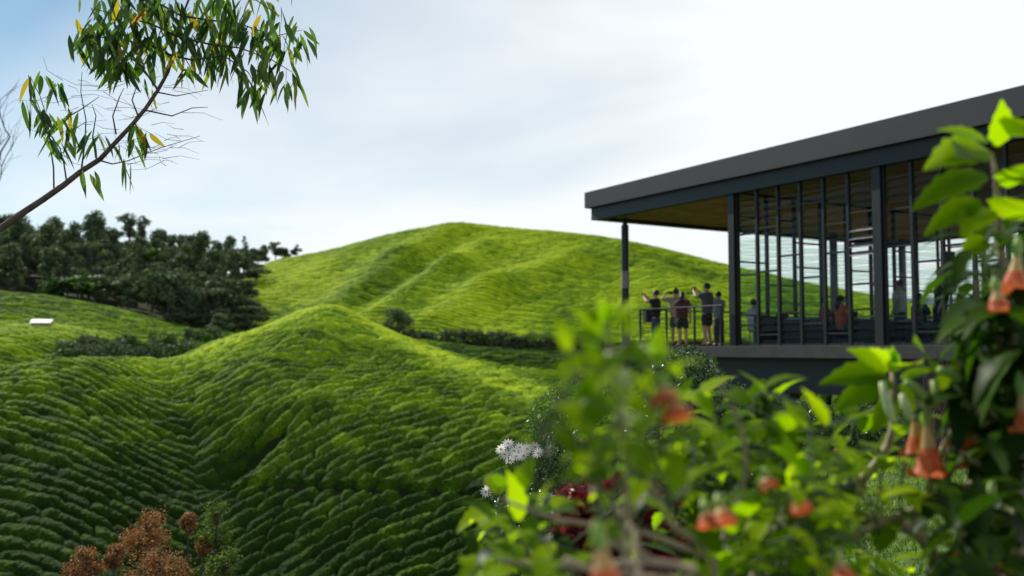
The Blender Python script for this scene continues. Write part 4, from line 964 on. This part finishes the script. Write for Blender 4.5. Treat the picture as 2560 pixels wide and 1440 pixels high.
def petal_mat():
    m, nt, b = new_mat('salmon_petal_material')
    tcn = nt.nodes.new('ShaderNodeTexNoise'); tcn.inputs['Scale'].default_value = 9; r = nt.nodes.new('ShaderNodeValToRGB')
    r.color_ramp.elements[0].position = .35; r.color_ramp.elements[0].color = (.66, .10, .025, 1); r.color_ramp.elements[1].position = .7; r.color_ramp.elements[1].color = (.82, .27, .09, 1)
    nt.links.new(tcn.outputs['Fac'], r.inputs['Fac']); nt.links.new(r.outputs['Color'], b.inputs['Base Color']); b.inputs['Roughness'].default_value = .5
    t = nt.nodes.new('ShaderNodeBsdfTranslucent'); nt.links.new(r.outputs['Color'], t.inputs['Color']); mx = nt.nodes.new('ShaderNodeMixShader'); mx.inputs[0].default_value = .45
    nt.links.new(b.outputs[0], mx.inputs[1]); nt.links.new(t.outputs[0], mx.inputs[2]); nt.links.new(mx.outputs[0], nt.nodes['Material Output'].inputs['Surface']); return m
m_salmon = petal_mat()
m_throat = leaf_mat('pale_throat_material', [(0, (.55, .38, .16)), (1, (.68, .50, .22))], .4, .5, (1, 1, 1))
def trumpet(parent, o_, px, py, Y, L, dir_=(0, 0, -1), wide=1.0):
    """hanging trumpet: calyx, pale tube, flared salmon mouth with five points"""
    p = W(px, py, Y) - o_; ax = Vector(dir_).normalized()
    c = MB(); c.lathe([(-.01, .003), (.0, .008), (L * .15, .013), (L * .33, .010)], p, ax, 10); f_ = MB()
    f_.lathe([(L * .25, .008), (L * .4, .010), (L * .62, .018)], p, ax, 15, 1)
    def fl_(i, t, r_, d):
        w = .5 + .5 * math.cos(2 * math.pi * 5 * t)
        return (r_ * (1 + (.16 * w if i >= 3 else .05 * w)), d - (L * .10 * w if i == 4 else 0))
    f_.lathe([(L * .62, .018), (L * .76, .018 + .012 * wide), (L * .90, .018 + .024 * wide), (L * .98, .018 + .036 * wide), (L * .985, .018 + .046 * wide)], p, ax, 30, 0, fl_)
    o = f_.build('flower', [m_salmon, m_throat], parent, smooth=True); c.build('calyx', m_calyx, o, smooth=True)
    return o
def bud(parent, o_, pts, r0=.012, mat=None, Y=2.4):
    mb = MB(); P_ = [W(x, y, Y) - o_ for x, y in pts]; n = len(P_)
    rr = [r0 * (.45 + .75 * math.sin(math.pi * (i + .6) / n)) for i in range(n)]; rr[-1] = r0 * .25; mb.tube(P_, rr, 10); mb.build('bud', mat or m_bud, parent, smooth=True)
NODES = {}
def shoot(lm, bm, tip, dr, n, L, mi=0, up=.3, droop=.9, spread=1.0, ww=.42):
    """leaves round the end of a shoot"""
    dr = Vector(dr).normalized(); a_ = dr.orthogonal().normalized(); c_ = dr.cross(a_); ph = random.uniform(0, 6.28)
    if id(bm) in NODES:      # the twig that carries the shoot, from the nearest branch
        q0 = tip - dr * .16; near = min(NODES[id(bm)], key=lambda q: (q - q0).length + max(0, q.z - q0.z))
        mid_ = near.lerp(q0, .55) + Vector((0, 0, -.03)); bm.tube([near, mid_, q0, tip], [.0035, .003, .0025, .0012], 5, 1)
        NODES[id(bm)] += [mid_, q0]
    for i in range(n):
        w = ph + i * 2.4; t = i / max(1, n - 1)
        rad = a_ * math.cos(w) + c_ * math.sin(w); pos = tip - dr * (.16 * t); d = (rad * spread * (.5 + .7 * t) + dr * (up + .3 * (1 - t)))
        l_ = L * random.uniform(.7, 1.15) * (.6 + .4 * math.sin(math.pi * (.25 + .6 * t))); st = d.normalized() * .03
        bm.tube([pos, pos + st], [.0022, .0018], 4, 1, cap=False)
        leaf(lm, pos + st, d, Vector((0, -.15, 1)) + rad * .2, l_, l_ * random.uniform(ww * .85, ww * 1.15), droop * random.uniform(.5, 1.4), 9, .22, .10, mi, 'ovate', random.uniform(-.3, .3))
def branch(bm, o_, pts, r0, r1, sm=3):
    P_ = [W(*p) - o_ for p in pts]; Q_ = []
    for i in range(len(P_) - 1):
        a0, a1, a2, a3 = P_[max(0, i - 1)], P_[i], P_[i + 1], P_[min(len(P_) - 1, i + 2)]
        for k_ in range(sm):
            t = k_ / sm; Q_.append(.5 * ((2 * a1) + (a2 - a0) * t + (2 * a0 - 5 * a1 + 4 * a2 - a3) * t * t + (3 * a1 - a0 - 3 * a2 + a3) * t ** 3))
    Q_.append(P_[-1]); NODES.setdefault(id(bm), []).extend(Q_); bm.tube(Q_, list(np.linspace(r0, r1, len(Q_))), 7); return Q_
def plant_root(px, Y, label):
    q = W(px, HOR, Y); r_ = empty('trumpet_shrub', (q.x, Y, H(q.x, Y))); tag(r_, label, 'flowering shrub'); return r_, Vector(r_.location)

# A: the tall one at the right edge
tA, oA = plant_root(2560, 2.6, 'tall angel trumpet shrub at the right edge with dark drooping foliage and orange flowers')
bA, lA, lA2 = MB(), MB(), MB()
zb_px = 1440 + 900
trunkA = branch(bA, oA, [(2560, 2380, 2.6), (2550, 1500, 2.6), (2540, 1100, 2.55), (2520, 800, 2.5), (2500, 600, 2.45), (2490, 450, 2.4), (2478, 380, 2.4)], .026, .003)
for pts in ([(2540, 1100, 2.55), (2440, 1000, 2.5), (2400, 900, 2.45)], [(2530, 900, 2.5), (2450, 780, 2.45), (2440, 700, 2.4)], [(2550, 1500, 2.6), (2450, 1350, 2.5), (2400, 1250, 2.45)], [(2550, 1300, 2.6), (2620, 1000, 2.6), (2640, 700, 2.5)],
            [(2545, 1200, 2.6), (2480, 1180, 2.4), (2380, 1120, 2.35)], [(2550, 1500, 2.6), (2500, 1440, 2.3), (2420, 1400, 2.2)]):
    branch(bA, oA, pts, .014, .005)
# the bright leaves of the top shoot, one by one: base px, tip px
def leaf_px(lm, o_, b0, tip, Y0, Y1, wfrac=.42, mi=0, droop=.35, nrm=None):
    a_ = W(b0[0], b0[1], Y0) - o_; t_ = W(tip[0], tip[1], Y1) - o_; d = t_ - a_; L = d.length * 1.04
    d0 = (d.normalized() + Vector((0, 0, droop * .45))).normalized()
    leaf(lm, a_, d0, nrm or Vector((random.uniform(-.2, .2), -.75, .65)), L, L * wfrac, droop, 10, .18, .09, mi, 'ovate', 0)
for b0, tip, wf in [((2497, 365), (2503, 250), .6), ((2470, 355), (2345, 320), .34), ((2470, 375), (2312, 415), .32), ((2465, 435), (2280, 520), .34), ((2450, 500), (2312, 585), .36), ((2470, 520), (2405, 590), .5), ((2440, 395), (2390, 385), .5),
                    ((2520, 470), (2600, 400), .5), ((2510, 550), (2570, 500), .6), ((2520, 340), (2580, 300), .5), ((2500, 430), (2560, 460), .5), ((2470, 600), (2400, 640), .5)]:
    leaf_px(lA, oA, b0, tip, 2.42, 2.3 + random.uniform(-.08, .08), wf)
for _ in range(30):
    x = random.uniform(2440, 2640); y = random.uniform(480, 1500)
    if x < 2440 + (abs(y - 900) < 200) * 30: x += 40
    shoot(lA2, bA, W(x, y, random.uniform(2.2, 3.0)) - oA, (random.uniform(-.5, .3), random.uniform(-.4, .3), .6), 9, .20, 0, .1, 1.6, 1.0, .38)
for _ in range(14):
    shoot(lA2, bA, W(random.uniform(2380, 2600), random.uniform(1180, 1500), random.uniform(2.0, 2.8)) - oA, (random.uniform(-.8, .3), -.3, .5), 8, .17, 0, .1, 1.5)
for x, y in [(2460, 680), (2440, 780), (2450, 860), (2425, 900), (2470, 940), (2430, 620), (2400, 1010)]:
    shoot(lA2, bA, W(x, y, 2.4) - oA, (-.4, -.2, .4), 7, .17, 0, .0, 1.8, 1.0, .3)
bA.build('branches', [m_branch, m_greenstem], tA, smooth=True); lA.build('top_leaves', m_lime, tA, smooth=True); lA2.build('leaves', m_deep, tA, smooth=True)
for px, py, Y, L, w in [(2545, 600, 2.3, .13, .7), (2488, 700, 2.2, .075, .25), (2548, 940, 2.2, .13, .35), (2480, 1210, 2.2, .19, .9), (2405, 1300, 2.3, .09, .4)]:
    trumpet(tA, oA, px, py, Y, L, (random.uniform(-.25, .1), -.1, -1), w)

# B: the cluster right of centre
tB, oB = plant_root(2250, 2.7, 'angel trumpet shrub with hanging pale buds and salmon flowers in front of the lawn')
bB, lB = MB(), MB()
branch(bB, oB, [(2330, 2300, 2.7), (2340, 1500, 2.7), (2290, 1330, 2.65), (2140, 1290, 2.6), (2150, 1210, 2.6), (2190, 1160, 2.6), (2230, 1080, 2.6), (2232, 930, 2.6)], .024, .007)
branch(bB, oB, [(2140, 1290, 2.6), (2120, 1180, 2.6), (2060, 1145, 2.6), (1990, 1125, 2.6)], .012, .006); branch(bB, oB, [(2290, 1330, 2.65), (2330, 1200, 2.6), (2380, 1080, 2.6), (2460, 1010, 2.55)], .013, .006)
branch(bB, oB, [(2560, 1110, 2.6), (2450, 1200, 2.55), (2330, 1260, 2.5), (2150, 1330, 2.45), (2050, 1420, 2.4)], .016, .008)
for b0, tip, wf in [((2225, 925), (2120, 870), .55), ((2235, 920), (2230, 865), .5), ((2240, 925), (2175, 868), .45), ((2215, 935), (2050, 955), .38), ((2225, 950), (2085, 1025), .34), ((2245, 925), (2300, 905), .5), ((2250, 920), (2215, 870), .5),
                    ((2250, 945), (2340, 920), .35), ((2250, 960), (2290, 1030), .35), ((2330, 920), (2285, 850), .5), ((2340, 1000), (2400, 900), .3), ((2400, 890), (2500, 830), .35), ((2395, 950), (2370, 1010), .4), ((2240, 1000), (2180, 1080), .35), ((2380, 1130), (2440, 1070), .4)]:
    leaf_px(lB, oB, b0, tip, 2.6, 2.5 + random.uniform(-.1, .1), wf)
for _ in range(16):
    x = random.uniform(2060, 2420); y = random.uniform(1020, 1420)
    if 2260 < x < 2400 and 1180 < y < 1300: continue
    shoot(lB, bB, W(x, y, random.uniform(2.3, 3.0)) - oB, (random.uniform(-.5, .5), -.2, .7), 5, .14, 0, .2, 1.2)
bB.build('branches', [m_branch, m_greenstem], tB, smooth=True); lB.build('leaves', m_lime, tB, smooth=True)
bud(tB, oB, [(2205, 955), (2212, 985), (2222, 1020), (2232, 1050), (2240, 1058)], .010); bud(tB, oB, [(2262, 955), (2290, 972), (2315, 1000), (2325, 1018)], .011, m_calyx)
bud(tB, oB, [(2335, 950), (2342, 985), (2335, 1020)], .010, m_calyx); bud(tB, oB, [(2345, 925), (2380, 930), (2400, 955), (2412, 980)], .012, m_calyx); bud(tB, oB, [(2255, 985), (2262, 1010), (2275, 1040), (2280, 1055)], .010)
for px, py, Y, L, w in [(2312, 1000, 2.4, .19, .75), (2408, 960, 2.45, .17, .65), (2285, 1010, 2.6, .14, .55), (2395, 1060, 2.6, .12, .3)]: trumpet(tB, oB, px, py, Y, L, (.02, -.05, -1), w)

# C: the blurred nearest one in the centre
tC, oC = plant_root(1560, 1.5, 'blurred angel trumpet shrub nearest the viewer in the centre with lime leaves and pale buds')
bC, lC = MB(), MB()
branch(bC, oC, [(1640, 3400, 1.5), (1620, 1700, 1.5), (1560, 1400, 1.5), (1570, 1200, 1.5), (1540, 1000, 1.48), (1520, 850, 1.45), (1510, 800, 1.45)], .006, .002)
branch(bC, oC, [(1480, 1220, 1.7), (1530, 1260, 1.65), (1570, 1310, 1.6), (1590, 1350, 1.55), (1600, 1500, 1.5)], .005, .005)
branch(bC, oC, [(1410, 1400, 1.6), (1480, 1425, 1.6), (1600, 1405, 1.6), (1740, 1425, 1.6)], .007, .008); branch(bC, oC, [(1500, 1360, 1.6), (1580, 1370, 1.6), (1640, 1410, 1.6)], .006, .006)
for b0, tip, wf in [((1515, 840), (1430, 770), .4), ((1515, 830), (1500, 745), .5), ((1525, 830), (1590, 750), .4), ((1510, 850), (1410, 830), .35), ((1520, 860), (1600, 830), .4), ((1510, 900), (1380, 920), .33), ((1530, 880), (1640, 900), .35),
                    ((1520, 940), (1430, 1010), .35), ((1540, 930), (1660, 1000), .33), ((1530, 1000), (1450, 1080), .35), ((1545, 980), (1650, 1060), .3), ((1560, 820), (1565, 765), .5), ((1500, 810), (1460, 770), .5), ((1530, 1080), (1480, 1170), .35), ((1550, 1100), (1620, 1170), .35), ((1520, 1180), (1400, 1190), .3)]:
    leaf_px(lC, oC, b0, tip, 1.47, 1.42 + random.uniform(-.08, .08), wf)
for x, y in [(1500, 850), (1480, 870), (1560, 870), (1600, 930), (1440, 880), (1490, 960), (1560, 960), (1620, 1040), (1470, 1060), (1540, 1060), (1500, 1110), (1600, 900), (1460, 880), (1540, 880), (1640, 960), (1600, 1000), (1430, 930), (1520, 850)]:
    shoot(lC, bC, W(x, y, random.uniform(1.35, 1.7)) - oC, (random.uniform(-.6, .6), random.uniform(-.5, .2), .7), 4, .085, 0, .2, 1.2)
bC.build('branches', [m_branch, m_greenstem], tC, smooth=True); lC.build('leaves', m_lime, tC, smooth=True)
for pts in ([(1552, 920), (1556, 950), (1560, 985)], [(1545, 1020), (1560, 1050), (1565, 1085)], [(1478, 985), (1475, 1010), (1472, 1030)], [(1590, 860), (1610, 895), (1625, 920)], [(1528, 880), (1530, 900), (1533, 915)]): bud(tC, oC, pts, .011, m_bud, 1.45)
for px, py, Y, L, w in [(1652, 950, 1.4, .035, .02), (1680, 982, 1.4, .04, .12), (1492, 1315, 1.4, .10, .25)]: trumpet(tC, oC, px, py, Y, L, (.15, -.3, -1), w)

# D: the spreading band along the bottom
tD, oD = plant_root(1800, 2.1, 'low spreading angel trumpet shrub along the bottom with bright leaves and bare pale branches')
bD, lD, lD2 = MB(), MB(), MB()
branch(bD, oD, [(1850, 2700, 2.1), (1830, 1700, 2.1), (1780, 1400, 2.1), (1700, 1330, 2.1), (1660, 1290, 2.1)], .014, .006)
for pts in ([(1780, 1400, 2.1), (1600, 1330, 2.0), (1400, 1300, 1.9), (1260, 1250, 1.9)], [(1780, 1400, 2.1), (1850, 1250, 2.1), (1860, 1100, 2.0), (1800, 960, 1.9)], [(1850, 1500, 2.1), (1950, 1300, 2.2), (1990, 1180, 2.2)], [(1800, 1450, 2.1), (1500, 1430, 1.9), (1250, 1400, 1.8)], [(1680, 1300, 2.1), (1620, 1200, 2.0), (1600, 1100, 2.0)]):
    branch(bD, oD, pts, .007, .003)
random.seed(21)
tips = [(1300, 1230), (1260, 1260), (1340, 1190), (1220, 1350), (1280, 1360), (1190, 1400), (1330, 1350), (1400, 1230), (1380, 1390), (1450, 1190), (1700, 1000), (1760, 960), (1800, 1000), (1850, 960), (1720, 1090), (1790, 1080),
        (1860, 1050), (1920, 1070), (1960, 1040), (1830, 1150), (1900, 1160), (1750, 1180), (1980, 1110), (1960, 1180), (1690, 1160), (1870, 1240), (1800, 1250), (1930, 1260), (2010, 1220), (2040, 1280), (1900, 1330), (1970, 1360), (1830, 1360),
        (1760, 1330), (2050, 1370), (1700, 1260), (1620, 1120), (1650, 1050), (1440, 1330), (1340, 1300), (1240, 1420), (1560, 1160), (2080, 1120), (2030, 1060)]
for x, y in tips * 2 + tips[::2]:
    x += random.gauss(0, 28); y += random.gauss(0, 24)
    if (x > 2060 and y > 1150) or (1350 < x < 1740 and 1180 < y < 1450) or y < 985 or (x < 1440 and y < 1230): continue
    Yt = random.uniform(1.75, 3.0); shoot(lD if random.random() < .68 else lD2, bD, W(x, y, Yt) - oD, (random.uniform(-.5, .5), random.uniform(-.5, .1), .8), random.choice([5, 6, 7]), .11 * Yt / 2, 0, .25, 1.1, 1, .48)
bD.build('branches', [m_branch, m_greenstem], tD, smooth=True); lD.build('leaves', m_lime, tD, smooth=True); lD2.build('shaded_leaves', m_deep, tD, smooth=True)
for px, py, Y, L, w in [(1795, 1245, 1.8, .05, .18), (1760, 1258, 1.85, .045, .12), (2085, 1375, 1.9, .065, .25), (1990, 1225, 1.9, .045, .1), (1912, 1180, 2.0, .035, .05)]: trumpet(tD, oD, px, py, Y, L, (random.uniform(-.3, .3), -.5, -1), w)

# ------------------------------------------------------------------ sky, sun, camera
SUN_AZ, SUN_EL = R(-44), R(40)      # azimuth measured from +Y towards +X
w = bpy.data.worlds.new('World'); sc.world = w; w.use_nodes = True; nt = w.node_tree; bgd = nt.nodes['Background']
sky = nt.nodes.new('ShaderNodeTexSky'); sky.sky_type = 'NISHITA'; sky.sun_disc = False; sky.sun_elevation = SUN_EL; sky.sun_rotation = SUN_AZ; sky.altitude = 1400; sky.air_density = 1.0; sky.dust_density = 1.0; sky.ozone_density = 1.5
tc = nt.nodes.new('ShaderNodeTexCoord')
sep = nt.nodes.new('ShaderNodeSeparateXYZ'); nt.links.new(tc.outputs['Generated'], sep.inputs[0])
def mth(op, a, b=None, clamp=False):
    k = nt.nodes.new('ShaderNodeMath'); k.operation = op; k.use_clamp = clamp
    for i, q in enumerate((a, b)):
        if q is None: continue
        if isinstance(q, (int, float)): k.inputs[i].default_value = q
        else: nt.links.new(q, k.inputs[i])
    return k.outputs[0]
zc = mth('MAXIMUM', sep.outputs['Z'], 0.0); den = mth('ADD', zc, 0.22)
cx = mth('DIVIDE', sep.outputs['X'], den); cy = mth('DIVIDE', sep.outputs['Y'], den)
cmb = nt.nodes.new('ShaderNodeCombineXYZ'); nt.links.new(cx, cmb.inputs[0]); nt.links.new(cy, cmb.inputs[1])
mp = nt.nodes.new('ShaderNodeMapping'); mp.inputs['Rotation'].default_value = (0, 0, .35); mp.inputs['Scale'].default_value = (.75, 1.0, 1); mp.inputs['Location'].default_value = (3.1, 1.7, 0); nt.links.new(cmb.outputs[0], mp.inputs['Vector'])
cn = nt.nodes.new('ShaderNodeTexNoise'); cn.inputs['Scale'].default_value = .9; cn.inputs['Detail'].default_value = 4; cn.inputs['Roughness'].default_value = .5; cn.inputs['Distortion'].default_value = .4; nt.links.new(mp.outputs[0], cn.inputs['Vector'])
# thin cloud cover: thicker to the right and towards the horizon
cov = mth('ADD', mth('MULTIPLY', sep.outputs['X'], 2.0), mth('MULTIPLY', mth('SUBTRACT', .26, zc), 2.2))
cf = mth('ADD', mth('MULTIPLY', mth('SUBTRACT', cn.outputs['Fac'], .5), 2.0), mth('ADD', cov, .90), True)
mix = nt.nodes.new('ShaderNodeMix'); mix.data_type = 'RGBA'; nt.links.new(cf, mix.inputs[0]); tn = nt.nodes.new('ShaderNodeMix'); tn.data_type = 'RGBA'; tn.blend_type = 'MULTIPLY'; tn.inputs[0].default_value = 1; tn.inputs[7].default_value = (.90, 1.06, 1.0, 1); nt.links.new(sky.outputs[0], tn.inputs[6]); nt.links.new(tn.outputs[2], mix.inputs[6]); mix.inputs[7].default_value = (9.7, 10.05, 10.2, 1)
nt.links.new(mix.outputs[2], bgd.inputs['Color']); bgd.inputs['Strength'].default_value = .1
sl = bpy.data.lights.new('sun', 'SUN'); sl.energy = 5.0; sl.angle = R(.6); sl.color = (1, .93, .82); so_ = bpy.data.objects.new('sun', sl); COL.objects.link(so_)
sd_ = Vector((math.cos(SUN_EL) * math.sin(SUN_AZ), math.cos(SUN_EL) * math.cos(SUN_AZ), math.sin(SUN_EL))); so_.rotation_euler = sd_.to_track_quat('Z', 'Y').to_euler()
cd = bpy.data.cameras.new('camera'); cam = bpy.data.objects.new('camera', cd); COL.objects.link(cam); sc.camera = cam
cd.sensor_width = 36; cd.lens = 36 * F / 2560; cam.location = (0, 0, 0); cam.rotation_euler = (math.pi / 2 + PITCH, 0, 0); cd.clip_start = .05; cd.clip_end = 8000
cd.dof.use_dof = True; cd.dof.focus_distance = 7.0; cd.dof.aperture_fstop = 1.6
sc.view_settings.view_transform = 'Standard'; sc.view_settings.look = 'None'; sc.view_settings.exposure = 0.0; sc.view_settings.gamma = 1
sc.cycles.max_bounces = 6; sc.cycles.transparent_max_bounces = 24; sc.cycles.use_denoising = True
print('forest trees', cnt)
